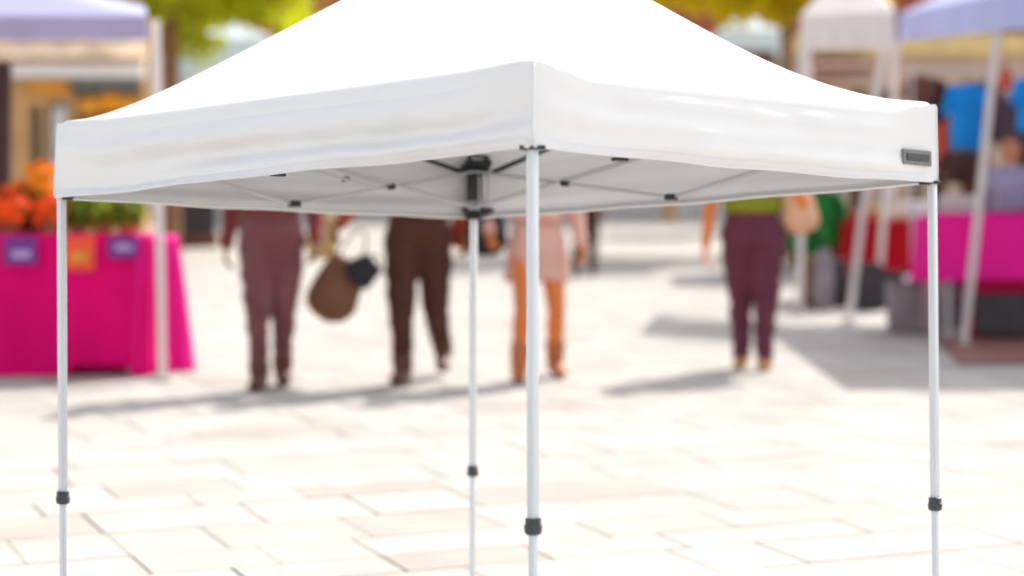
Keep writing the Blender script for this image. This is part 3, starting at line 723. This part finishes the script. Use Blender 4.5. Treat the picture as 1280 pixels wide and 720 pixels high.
def back(p, dy, rise): return V((p.x * (p.y + dy) / p.y - .02, p.y + dy, p.z + rise))
brc, blc = back(fr, 2.2, .42), V((fr.x - 3.4, yc + 2.2, fr.z + .42))
canopy(st, O, [fl_, fr, brc, blc], .18, .45, 'lilac_blue', 'lilac', skip=(2,))
a = G(203, 476); b = P(195, 48, a.y)
pole(V((a.x, a.y, a.z)) - O, V((b.x, a.y, fr.z + .04)) - O, .030, parent=st)
for q in (brc + V((-1.45, -.1, .1)), blc + V((-.1, -.1, .1)), fl_ + V((.1, .1, .1))):
    pole(V((q.x, q.y, gz(q.y))) - O, q - O, .026, parent=st)

# dark post at the picture edge
p0 = P(4, 80, 15.9); tag(MB().bar(V((p0.x - .0, 15.9, gz(15.9))), p0, .12, .10, bev=.01).build('post', 'darkwood'), 'dark brown wooden post standing at the left picture edge', 'post')

# right stall tents ----------------------------------------------------------
def tent_legs(st, O, pairs, r=.034):
    for a, b in pairs: pole(V(a) - O, V(b) - O, r, parent=st)
# lilac blue one: its left side runs towards the viewer
bl = P(1125, 52, 21.5); fl2 = P(1262, 37, 16.0); fr2 = fl2 + V((3.0, -.1, 0)); br2 = bl + V((3.6, 0, .2))
O = V((bl.x + 1.6, 18.8, gz(18.8)))
st = thing('stall_tent', 'lilac blue canopy stall tent over the pink table at right', 'stall tent', O)
canopy(st, O, [fl2, fr2, br2, bl], .30, .9, 'lilac_blue', 'lilac_blue', skip=(2,))
g1 = G(1205, 432); g2 = G(1096, 382)
tent_legs(st, O, [(g1, P(1247, 36, g1.y)), (g2, P(1121, 50, g2.y)), (V((fr2.x, fr2.y, gz(fr2.y))), fr2), (V((br2.x, br2.y, gz(br2.y))), br2)])
# mauve banner strip hanging at the corner between the two tents
pA = P(1112, 12, 20.4); m = MB().box((0, 0, -.165), (.22, .02, .33), bev=.004).build('banner', 'mauve', None); m.location = pA
tag(m, 'small mauve cloth banner hanging between the white and the lilac blue canopy', 'banner')
# off-white one
fl3 = P(1001, 63, 20.3); fr3 = P(1118, 60, 19.6); bl3 = back(fl3, 2.4, .42); bl3.x += .1; br3 = back(fr3, 2.4, .42)
O = V(((fl3.x + fr3.x) / 2, 21.3, gz(21.3)))
st = thing('stall_tent', 'off white canopy stall tent beside the yellow leaved tree', 'stall tent', O)
canopy(st, O, [fl3, fr3, br3, bl3], .36, .60, 'offwhite', 'offwhite', skip=(2,))
g1 = G(1061, 405); g3 = G(992, 392)
tent_legs(st, O, [(g1, P(1104, 60, g1.y)), (V((fl3.x - .02, 20.2, gz(20.2))), V((fl3.x, 20.2, fl3.z))), (V((bl3.x, bl3.y, gz(bl3.y))), bl3), (V((br3.x, br3.y, gz(br3.y))), br3)])
# tables at right
yr = 17.0; ztp = P(0, 266, yr).z; xa = P(1168, 0, yr).x
table('trestle table under the short pink cloth with dark bins below', xa + 1.3, yr, yr + .8, xa + .02, xa + 2.6, ztp - .004)
m = cloth('', '', '', xa, xa + 2.6, yr, yr + .8, ztp, .57, 'pink', amp=.012, seed=5)
tag(m.build('tablecloth', 'pink', None, smooth='all'), 'short bright pink tablecloth over the nearer right hand table', 'tablecloth', 'cloths over the stall tables')
yr2 = 21.9; zt2 = P(0, 274, yr2).z; xb0 = P(1062, 0, yr2).x; xb1 = P(1176, 0, yr2).x + .35
table('trestle table under the red cloth behind the leaning white poles', (xb0 + xb1) / 2, yr2, yr2 + .8, xb0, xb1, zt2 - .004)
m = cloth('', '', '', xb0, xb1, yr2, yr2 + .8, zt2, .58, 'red', amp=.012, seed=8)
tag(m.build('tablecloth', 'red', None, smooth='all'), 'deep red tablecloth over the table behind the leaning poles', 'tablecloth', 'cloths over the stall tables')
# crimson under-cloth on the pink table's lower shelf
o = thing('storage_crate', 'crimson cloth covered crate under the pink table', 'crate', (P(1262, 0, 17.2).x, 17.3, gz(17.3)))
MB().box((0, 0, .30), (.62, .45, .54), bev=.02).build('crate_body', 'charcoal', o); MB().box((0, 0, .50), (.68, .50, .22), bev=.02).build('cover', 'crimson', o)
# rust brown sheet: ground shade under the pink table put into colour
g = G(1262, 441); m = MB(); w = 1.0
vs = [(g.x - .62, g.y - 1.0, 0), (g.x + 2.2, g.y - 1.0, 0), (g.x + 2.2, g.y + 1.3, 0), (g.x - .35, g.y + 1.3, 0)]
vs = [(x, y, gz(y) + .008) for x, y, _ in vs] + [(x, y, gz(y) + .02) for x, y, _ in vs]
tag(m.add(vs, [(0, 1, 2, 3), (4, 5, 6, 7), (0, 1, 5, 4), (1, 2, 6, 5), (2, 3, 7, 6), (3, 0, 4, 7)]).build('ground_shade', 'rust'), 'rust brown sheet of painted shade under the pink right hand table', 'painted shade')
# things under and beside the tables
def crate(label, px, py, w, h, d, mt, y=None, group='boxes and bins under the right tables'):
    g = G(px, py); o = thing('storage_box', label, 'box', g, R(random.uniform(-12, 12)), group)
    MB().rings([(0, 0, .0, w * .46, d * .46), (0, 0, .01, w * .47, d * .47), (0, 0, h, w * .52, d * .52)], 4).build('bin', mt, o, rz=R(45)).scale = (1.3, 1.3, 1)
    MB().box((0, 0, h + .02), (w * 1.0, d * 1.0, .035), bev=.01).build('lid', mt, o); return o
crate('tall pale grey bin under the red cloth, left of the tent leg', 1130, 416, .30, .42, .3, 'greybox')
crate('white plastic box behind the right tent leg', 1152, 412, .26, .46, .3, 'whitebox')
crate('low brown box beneath the left end of the red cloth', 1076, 380, .26, .30, .3, 'brown')
crate('small black box beneath the middle of the red cloth', 1112, 384, .26, .34, .3, 'charcoal')
crate('red box on the rust brown shade sheet, nearest the leaning white pole', 1226, 424, .24, .26, .25, 'red')
crate('grey box just right of the right tent leg', 1190, 410, .22, .40, .3, 'greybox')
crate('black bin under the pink table at the picture edge', 1262, 424, .40, .40, .35, 'charcoal')
crate('black box between the two leaning white poles', 1084, 388, .24, .45, .3, 'charcoal')
for i, (px, py, h, mt, lb) in enumerate(((1012, 386, .55, 'bagbrown', 'brown sack leaning at the left of the row'), (1030, 388, .62, 'greybox', 'tall grey sack in the middle of the row'), (1048, 384, .50, 'charcoal', 'dark charcoal sack next to the white pole'))):
    g = G(px, py); o = bag('sack', lb + ' beside the red table', 'sack', g + V((0, 0, h / 2)), .20, h, .2, mt, 0, group='sacks beside the red table')
for (px, py, rad, h, lb, pot) in ((1012, 380, .26, .75, 'large dark green plant in a pot behind the sacks', (.14, .45, 'terracotta')), (1040, 372, .20, .55, 'smaller green potted plant beside the red table', (.13, .60, 'brown'))):
    g = G(px, py + 0); leafy('potted_plant', lb, 'potted plant', g, rad, h, 420, [('leaves', 'plantgreen', 1, 1)], .08, pot, 'green plants by the red table')
# goods on the tables
def stack(label, px, y, z, w, h, mt, n=3, group='goods laid out on the right tables'):
    p = P(px, 0, y); o = thing('folded_cloth', label, 'folded cloth', (p.x, y, z + .003), R(random.uniform(-15, 15)), group)
    for i in range(n): MB().box((random.uniform(-.01, .01), 0, h * (i + .5) / n), (w, .24, h / n * .92), bev=h / n * .35).build('fold', mt, o, smooth=True)
stack('white folded cloths on the red table beside the tent leg', 1146, yr2 + .3, zt2, .34, .20, 'whitebox', 4)
stack('orange folded cloths at the left end of the red table', 1076, yr2 + .3, zt2, .20, .10, 'coral', 2)
stack('straw coloured folded cloths on the red table', 1104, yr2 + .35, zt2, .24, .16, 'straw', 3)
stack('off white folded cloths on the pink table by the white pole', 1200, yr + .3, ztp, .36, .16, 'offwhite', 3)
stack('mauve folded cloths on the pink table left of the vendor', 1228, yr + .3, ztp, .2, .12, 'mauve', 3)
# garments on a rail
def garment(label, px, pytop, y, w, h, mt, sleeves=True, group='clothes hanging in the right stall'):
    p = P(px, pytop, y); o = thing('hanging_garment', label, 'garment', p, R(random.uniform(-14, 14)), group)
    MB().tube([V((-w * .38, 0, -.045)), V((0, 0, .0)), V((w * .38, 0, -.045))], .006, 8).tube([V((0, 0, 0)), V((0, 0, .05)), V((.02, 0, .075)), V((.03, 0, .055))], .003, 6).build('hanger', 'darkwood', o)
    m = MB(); k = w / 2
    m.rings([(0, 0, -h, k * .92, .06), (0, 0, -h * .7, k * .86, .07), (0, 0, -h * .35, k * .8, .065), (0, 0, -h * .16, k * .85, .05), (0, 0, -.05, k * .6, .035), (0, 0, -.02, k * .25, .025)], 30)
    if sleeves:
        for e in (1, -1): m.cap((e * k * .75, 0, -.07), (e * k * 1.15, .01, -h * .45), .055, .05, k=.8)
    b = m.build('shirt_cloth', mt, o); bake_remesh(b, .014, 3)
    for v in b.data.vertices: v.co.y += .022 * math.sin(v.co.x * 38) * min(1, -v.co.z / h * 1.4 + .1); v.co += v.normal * mnoise.noise(v.co * 8) * .01
    return o
yg = 18.3
garment('bright blue shirt hanging left of the leaning white pole', 1208, 102, yg, .34, .62, 'blue')
garment('dark brown garment hanging behind the blue shirt, nearest the white tent', 1172, 98, yg + .35, .24, .55, 'brownblack', False)
garment('coral red garment hanging just beside the white tent corner', 1181, 148, yg + .2, .22, .48, 'coral', False)
garment('brown black jacket hanging low under the blue shirt', 1198, 186, yg - .1, .30, .32, 'brownblack')
garment('plum grey jacket hanging right of the leaning white pole', 1262, 118, yg, .34, .45, 'plumgrey')
garment('rust coloured top hanging left of the dark brown garment', 1148, 92, yg + .1, .20, .42, 'brown')
garment('grey jacket hanging second from the white tent', 1160, 96, yg + .5, .22, .5, 'charcoal')
garment('dark shirt hanging behind the leaning white pole', 1232, 100, yg + .4, .26, .55, 'navy')
garment('small orange top hanging above the plum grey jacket', 1257, 84, yg - .3, .16, .20, 'coral', False)
garment('blue shirt cut by the right picture edge', 1290, 94, yg - .5, .30, .5, 'blue')
for (pa, pb, yy, lb) in ((P(1140, 88, yg), P(1310, 86, yg), yg, 'steel clothes rail across the right stall'),):
    o = thing('clothes_rail', lb, 'rail', (pa.x, yg, gz(yg))); 
    zt_ = pa.z - gz(yg)
    MB().tube([V((0, 0, zt_)), V((pb.x - pa.x, 0, zt_))], .013, 10).build('bar', 'grey_metal', o, smooth=True)
    for x in (0, pb.x - pa.x): MB().tube([V((x, 0, .0)), V((x, 0, zt_))], .013, 10).build('upright', 'grey_metal', o, smooth=True)

# ------------------------------------------------------------------ far stalls and buildings
def windowed_wall(o, O, x0, x1, y, z0, z1, depth, m_wall, openings, m_pane='glass', m_frame='offwhite', cat='window'):
    xs = sorted({x0, x1, *[a for w in openings for a in (w[0], w[1])]}); zs = sorted({z0, z1, *[a for w in openings for a in (w[2], w[3])]}); m = MB()
    for i in range(len(xs) - 1):
        for j in range(len(zs) - 1):
            cx, cz = (xs[i] + xs[i + 1]) / 2, (zs[j] + zs[j + 1]) / 2
            if any(w[0] < cx < w[1] and w[2] < cz < w[3] for w in openings): continue
            m.add([(xs[i] - O.x, y - O.y, zs[j] - O.z), (xs[i + 1] - O.x, y - O.y, zs[j] - O.z), (xs[i + 1] - O.x, y - O.y, zs[j + 1] - O.z), (xs[i] - O.x, y - O.y, zs[j + 1] - O.z)], [(0, 1, 2, 3)])
    rv = .18
    for w in openings:
        a, b, c, d = w[0] - O.x, w[1] - O.x, w[2] - O.z, w[3] - O.z; Y = y - O.y
        for q in ([(a, c), (b, c)], [(b, c), (b, d)], [(b, d), (a, d)], [(a, d), (a, c)]):
            m.add([(q[0][0], Y, q[0][1]), (q[1][0], Y, q[1][1]), (q[1][0], Y + rv, q[1][1]), (q[0][0], Y + rv, q[0][1])], [(0, 1, 2, 3)])
    Y = y - O.y; a, b, c, d = x0 - O.x, x1 - O.x, z0 - O.z, z1 - O.z
    m.add([(a, Y, c), (a, Y, d), (a, Y + depth, d), (a, Y + depth, c), (b, Y, c), (b, Y, d), (b, Y + depth, d), (b, Y + depth, c)], [(0, 1, 2, 3), (4, 5, 6, 7), (1, 5, 6, 2), (3, 2, 6, 7)])
    m.build('wall', m_wall, o, keep=True)
    for w in openings:
        mt = w[4] if len(w) > 4 else m_pane; a, b, c, d = w[0] - O.x, w[1] - O.x, w[2] - O.z, w[3] - O.z; t = .06
        f = MB()
        for (q, r, s, u) in ((a, b, c, c + t), (a, b, d - t, d), (a, a + t, c + t, d - t), (b - t, b, c + t, d - t)):
            f.box(((q + r) / 2, Y + .12, (s + u) / 2), (r - q - .004, .05, u - s - .004))
        if b - a > .7: f.box(((a + b) / 2, Y + .12, (c + d) / 2), (.04, .04, d - c - 2 * t))
        fo = f.build('window', m_frame, o); MB().box(((a + b) / 2, Y + .155, (c + d) / 2), (b - a, .012, d - c)).build('pane', mt, fo)

# brick building across the end of the square
Yb = 60.0; O = V((-1.0, Yb, gz(Yb))); o = thing('brick_building', 'long red brick building with pale stone ground floor closing the square', 'building', O)
k = Yb / F; z0 = gz(Yb)
ops = []
x = -38.0
while x < 36:
    ops.append((x, x + 1.3, z0 + 5.0 + 1.9, z0 + 5.0 + 3.7)); ops.append((x, x + 1.3, z0 + 5 + 5.2, z0 + 5 + 7.0)); x += 3.0
lo = [(x_, x_ + 1.7, z0 + .4, z0 + 2.9) for x_ in [-38 + 3.2 * i for i in range(23)]]
windowed_wall(o, O, -40, 38, Yb, z0 + 4.4, z0 + 13, 10, 'brick', ops)
o2 = MB(); windowed_wall(o, O, -40, 38, Yb - .25, z0 - .1, z0 + 4.4, 10, 'stone', lo)
MB().box((0, -.35, 4.5), (78.4, .5, .35), bev=.05).build('cornice', 'stone', o); MB().box((0, 4.6, 13.15), (78.6, 10.4, .35), bev=.06).build('roof', 'slate', o)

# kiosk shop behind the left stall
Yk = 30.0; k = Yk / F; O = V((P(60, 0, Yk).x, Yk, gz(Yk)))
o = thing('kiosk_shop', 'ochre shop front with pale awning and dark framed windows behind the left stall', 'shop', O)
def PX(px): return (px - 640) * k
def PZ(py): return CAMH + (HY - py) * k
windowed_wall(o, O, PX(-220), PX(180), Yk, gz(Yk), PZ(18), .5, 'ochre', [(PX(38), PX(52), PZ(250), PZ(132), 'charcoal'), (PX(58), PX(86), PZ(250), PZ(128), 'whitebox'), (PX(94), PX(174), PZ(245), PZ(98), 'brown'), (PX(-80), PX(-5), PZ(250), PZ(100), 'glass')], m_frame='slate')
MB().box((PX(72) - O.x, -.12, PZ(89) - O.z), (PX(182) - PX(-38), .16, PZ(79) - PZ(98)), bev=.02).build('fascia', 'whitebox', o)
MB().box((PX(62) - O.x, -.08, PZ(110) - O.z), (PX(88) - PX(38), .08, PZ(102) - PZ(119)), bev=.01).build('sign_panel', 'amber', o)
MB().box((PX(134) - O.x, -.05, PZ(106) - O.z), (PX(175) - PX(93), .12, PZ(96) - PZ(117)), bev=.01).build('shutter_box', 'slate', o)
m = MB()
for i in range(26):
    xa_, xb_ = PX(-200 + i * 15) - O.x, PX(-200 + (i + 1) * 15) - O.x
    if i % 1 == 0: m.add([(xa_, -.1, PZ(52) - O.z), (xb_, -.1, PZ(52) - O.z), (xb_, -.5, PZ(76) - O.z), ((xa_ + xb_) / 2, -.52, PZ(79) - O.z), (xa_, -.5, PZ(76) - O.z)], [(0, 1, 2, 3, 4)])
M['awnstripe'] = mat('awning_cream', (.80, .60, .40), .8, var=.5, scale=3.2)
m.build('awning', 'awnstripe', o)
# orange goods in the shop window
for (px, py, mt) in ((112, 132, 'amber'), (138, 128, 'orange'), (160, 130, 'amber')):
    p = P(px, py, Yk + .05); tag(MB().ball((0, 0, 0), (.20, .09, .16), 16, 10).build('pumpkin', mt, None, smooth='all', loc=p), {112: 'amber pumpkin at the left in the dark shop window', 138: 'bright orange pumpkin in the middle of the shop window', 160: 'amber pumpkin at the right in the dark shop window'}[px], 'pumpkin', 'pumpkins in the shop window')
# black planter with brown base
g = G(240, 309); o = thing('planter_box', 'black planter box with brown plinth behind the plum trousered person', 'planter', g, R(8))
MB().box((0, 0, .55), (.85, .5, .74), bev=.03).build('box', 'charcoal', o); MB().box((0, 0, .10), (.95, .58, .2), bev=.02).build('plinth', 'brown', o)
# ochre bollard planter far right
g = G(836, 277); o = thing('bollard', 'small ochre bollard far off on the pale square', 'bollard', g)
MB().rings([(0, 0, 0, .22, .22), (0, 0, .1, .16, .16), (0, 0, .75, .15, .15), (0, 0, .82, .19, .19), (0, 0, .95, .1, .1)], 16).build('post_body', 'ochre', o, smooth=True); MB().ball((0, 0, .98), .09).build('cap', 'ochre', o, smooth='all')

# far white market tents
def far_tent(label, pxa, pxb, y, zb_py, vh, peak, mr, dep=2.6):
    a = P(pxa, zb_py, y); b = P(pxb, zb_py, y); O = V(((a.x + b.x) / 2, y + dep / 2, gz(y + dep / 2)))
    st = thing('market_tent', label, 'stall tent', O, 0, 'far off white market tents')
    canopy(st, O, [a, b, b + V((0, dep, 0)), a + V((0, dep, 0))], vh, peak, mr, mr)
    for q in (a, b, b + V((0, dep, 0)), a + V((0, dep, 0))): pole(V((q.x, q.y, gz(q.y))) - O, q - O, .035, parent=st)
far_tent('pale blue white market tent right of the left tree trunk', 226, 345, 42, 92, .75, .55, 'palewhite')
far_tent('white market tent just left of the yellow tree trunk', 898, 978, 42, 62, .42, .6, 'palewhite')
far_tent('far white market tent mostly hidden behind the big canopy roof', 360, 520, 48, 80, .5, 1.0, 'palewhite')
far_tent('far white market tent mostly hidden right of the roof peak', 760, 860, 48, 84, .5, .9, 'palewhite')
def far_stall(label, pxa, pxb, y, py, mt, h=.9):
    a = P(pxa, 0, y); b = P(pxb, 0, y); z = P(0, py, y).z; o = thing('display_cabinet', label, 'cabinet', ((a.x + b.x) / 2, y, gz(y)), 0, 'cabinets in the far tents'); w = b.x - a.x; hh = z - gz(y)
    MB().box((0, .3, hh / 2), (w, .6, hh), bev=.02).build('cabinet_body', mt, o); MB().box((0, .3, hh + .03), (w + .1, .7, .06), bev=.01).build('cabinet_top', 'slate', o)
far_stall('brown cabinet in the white tent by the yellow tree', 912, 970, 43, 66, 'brown'); far_stall('dark brown cabinet in the pale blue white tent', 288, 322, 43, 50, 'brown')

# arcaded building behind the right stalls
Ya = 27.5; k = Ya / F; O = V((PX(1140), Ya, gz(Ya)))
o = thing('arcaded_building', 'cream building with dark arched openings and yellow frieze behind the right stalls', 'building', O)
def archwall(x0, x1, z0, z1, spec):
    m = MB(); cur = x0; Y = 0
    for (a, b, zs) in spec:
        m.box(((cur + a) / 2 - O.x, .2, (z0 + z1) / 2 - O.z), (a - cur, .4, z1 - z0)); n = 10; r = (b - a) / 2; c = (a + b) / 2
        pts = [(a, z1)] + [(c - r * math.cos(math.pi * i / n), zs + r * math.sin(math.pi * i / n)) for i in range(n + 1)] + [(b, z1)]
        m.prism([(x - O.x, z - O.z) for x, z in pts], 0, .4); cur = b
    m.box(((cur + x1) / 2 - O.x, .2, (z0 + z1) / 2 - O.z), (x1 - cur, .4, z1 - z0)); return m
spec = [(PX(a), PX(b), PZ(c)) for a, b, c in ((1012, 1040, 118), (1062, 1086, 122), (1100, 1122, 120), (1138, 1152, 112), (1164, 1184, 110), (1200, 1240, 120), (1262, 1300, 120), (1320, 1360, 120))]
archwall(PX(996), PX(1420), gz(Ya) - .1, PZ(70), spec).build('wall', 'cream', o)
MB().box((PX(1208) - O.x, .1, (PZ(57) - O.z)), (PX(1421) - PX(995), .5, PZ(42) - PZ(69)), bev=.02).build('frieze', 'straw', o)
MB().box((PX(1215) - O.x, 1.0, (PZ(34) - O.z)), (PX(1421) - PX(1009), 2.2, .12), bev=.02).build('roof', 'terracotta', o)
MB().box((PX(1208) - O.x, 1.6, (PZ(72) + gz(Ya)) / 2 - O.z), (PX(1415) - PX(1000), .1, PZ(72) - gz(Ya) - .05)).build('back_wall', 'brown', o)
m = MB(); za, zb2 = PZ(71) - O.z, PZ(93) - O.z; xa_, xb_ = PX(1004) - O.x, PX(1074) - O.x
m.add([(xa_, -.02, za), (xb_, -.02, za), (xb_, -.9, zb2), (xa_, -.9, zb2), (xb_, -.9, zb2 - .1), (xa_, -.9, zb2 - .1)], [(0, 1, 2, 3), (3, 2, 4, 5)]).build('awning', 'brown', o)

# ------------------------------------------------------------------ trees
def tree(label, px, y, trunk_r, fork_py, crown_c, crown_r, mt, n, seed, barkm, lean=0.0):
    rnd = random.Random(seed); p = P(px, 0, y); O = V((p.x, y, gz(y))); o = thing('broadleaf_tree', label, 'tree', O, 0, 'trees on the square')
    zf = P(0, fork_py, y).z - O.z; cc = V(crown_c); m = MB()
    m.tube([V((0, 0, -.05)), V((.02, 0, .3)), V((.03, .02, zf * .5)), V((lean, 0, zf)), V((lean * 1.4, .1, zf + cc.z * .35)), V((lean, .1, cc.z + .6))], [trunk_r * 1.6, trunk_r * 1.1, trunk_r, trunk_r * .9, trunk_r * .6, trunk_r * .12], 14)
    tips = []
    for i in range(15):
        a = i * 2.4 + rnd.random() * .6; el_ = rnd.uniform(-.1, .9); r = crown_r[0] * rnd.uniform(.55, .92)
        b = cc + V((math.cos(a) * math.cos(el_) * r, math.sin(a) * math.cos(el_) * r * crown_r[1] / crown_r[0], math.sin(el_) * crown_r[2] * .85 - .3))
        s = V((lean, 0, zf + rnd.random() * (cc.z - zf) * .8)); md = s.lerp(b, .5) + V((0, 0, .25)); m.tube([s, md, b], [trunk_r * .42, trunk_r * .25, trunk_r * .06], 7); tips += [b, md.lerp(b, .5)]
        for q in range(2):
            e = b + V((rnd.uniform(-.8, .8), rnd.uniform(-.8, .8), rnd.uniform(-.6, .5))); m.tube([md, md.lerp(e, .6), e], [trunk_r * .18, trunk_r * .1, .01], 5); tips.append(e)
    for i in range(26):
        tips.append(cc + V((rnd.gauss(0, .5) * crown_r[0], rnd.gauss(0, .5) * crown_r[1], rnd.gauss(0, .42) * crown_r[2])))
    m.build('trunk', barkm, o, smooth='all'); m = MB(); per = n // len(tips)
    for tcen in tips:
        cr = rnd.uniform(.35, .75)
        for i in range(per):
            d = V((rnd.gauss(0, 1), rnd.gauss(0, 1), rnd.gauss(0, .7))).normalized() * cr * rnd.random() ** .5; c = tcen + d
            nn = V((rnd.uniform(-1, 1), rnd.uniform(-1, 1), rnd.uniform(-.1, 1.2))).normalized(); t = nn.orthogonal().normalized(); t.rotate(Matrix.Rotation(rnd.random() * 6.28, 3, nn)); b = nn.cross(t); l = rnd.uniform(.06, .12)
            m.add([c - t * l, c - b * l * .55, c + t * l, c + b * l * .55], [(0, 1, 2, 3)])
    m.build('crown', mt, o); return o
tree('lime green tree with dark trunk right of the lilac left stall', 212, 34, .15, 40, (.5, 0, 4.85), (1.9, 1.8, 1.6), 'treeleaf', 26000, 3, 'bark')
tree('yellow leaved tree with pale brown trunk left of the off white stall', 985, 34, .15, 40, (-.7, 0, 5.0), (2.2, 1.9, 1.5), 'treeleafy', 30000, 9, 'bark_pale')

# ------------------------------------------------------------------ light, sky, camera
SUN_AZ, SUN_EL = 34.0, 45.0       # azimuth from straight ahead (+Y) towards the right (+X)
w = bpy.data.worlds.new('World'); sc.world = w; w.use_nodes = True
nt = w.node_tree; bg = nt.nodes['Background']; sk = nt.nodes.new('ShaderNodeTexSky'); sk.sky_type = 'NISHITA'; sk.sun_disc = False
sk.sun_elevation = R(SUN_EL); sk.sun_rotation = R(SUN_AZ); sk.dust_density = 3.0; sk.ozone_density = 1.0; sk.air_density = 1.0
hs = nt.nodes.new('ShaderNodeHueSaturation'); hs.inputs['Saturation'].default_value = .42; nt.links.new(sk.outputs[0], hs.inputs['Color']); nt.links.new(hs.outputs[0], bg.inputs[0]); bg.inputs[1].default_value = .14
sd = bpy.data.lights.new('sun', 'SUN'); sd.energy = 2.9; sd.angle = R(.6); sd.color = (1, .955, .89)
so = bpy.data.objects.new('sun', sd); COL.objects.link(so)
dirv = V((math.sin(R(SUN_AZ)) * math.cos(R(SUN_EL)), math.cos(R(SUN_AZ)) * math.cos(R(SUN_EL)), math.sin(R(SUN_EL))))
so.rotation_euler = (dirv).to_track_quat('Z', 'Y').to_euler()
cam = bpy.data.cameras.new('camera'); co = bpy.data.objects.new('camera', cam); COL.objects.link(co); sc.camera = co
cam.sensor_width = 36; cam.lens = F / 1280 * 36; cam.shift_y = (HY - 360) / 1280; co.location = (0, 0, CAMH); co.rotation_euler = (R(90), 0, 0); cam.clip_end = 1500; cam.clip_start = .1
cam.dof.use_dof = True; cam.dof.focus_distance = 5.45; cam.dof.aperture_fstop = (cam.lens / 1000) / .053; cam.dof.aperture_blades = 0
sc.view_settings.view_transform = 'Standard'; sc.view_settings.look = 'None'; sc.view_settings.gamma = 1; sc.view_settings.exposure = 1.24
sc.view_settings.use_white_balance = True; sc.view_settings.white_balance_temperature = 6600; sc.view_settings.white_balance_tint = 10
sc.cycles.use_denoising = True; sc.cycles.max_bounces = 8
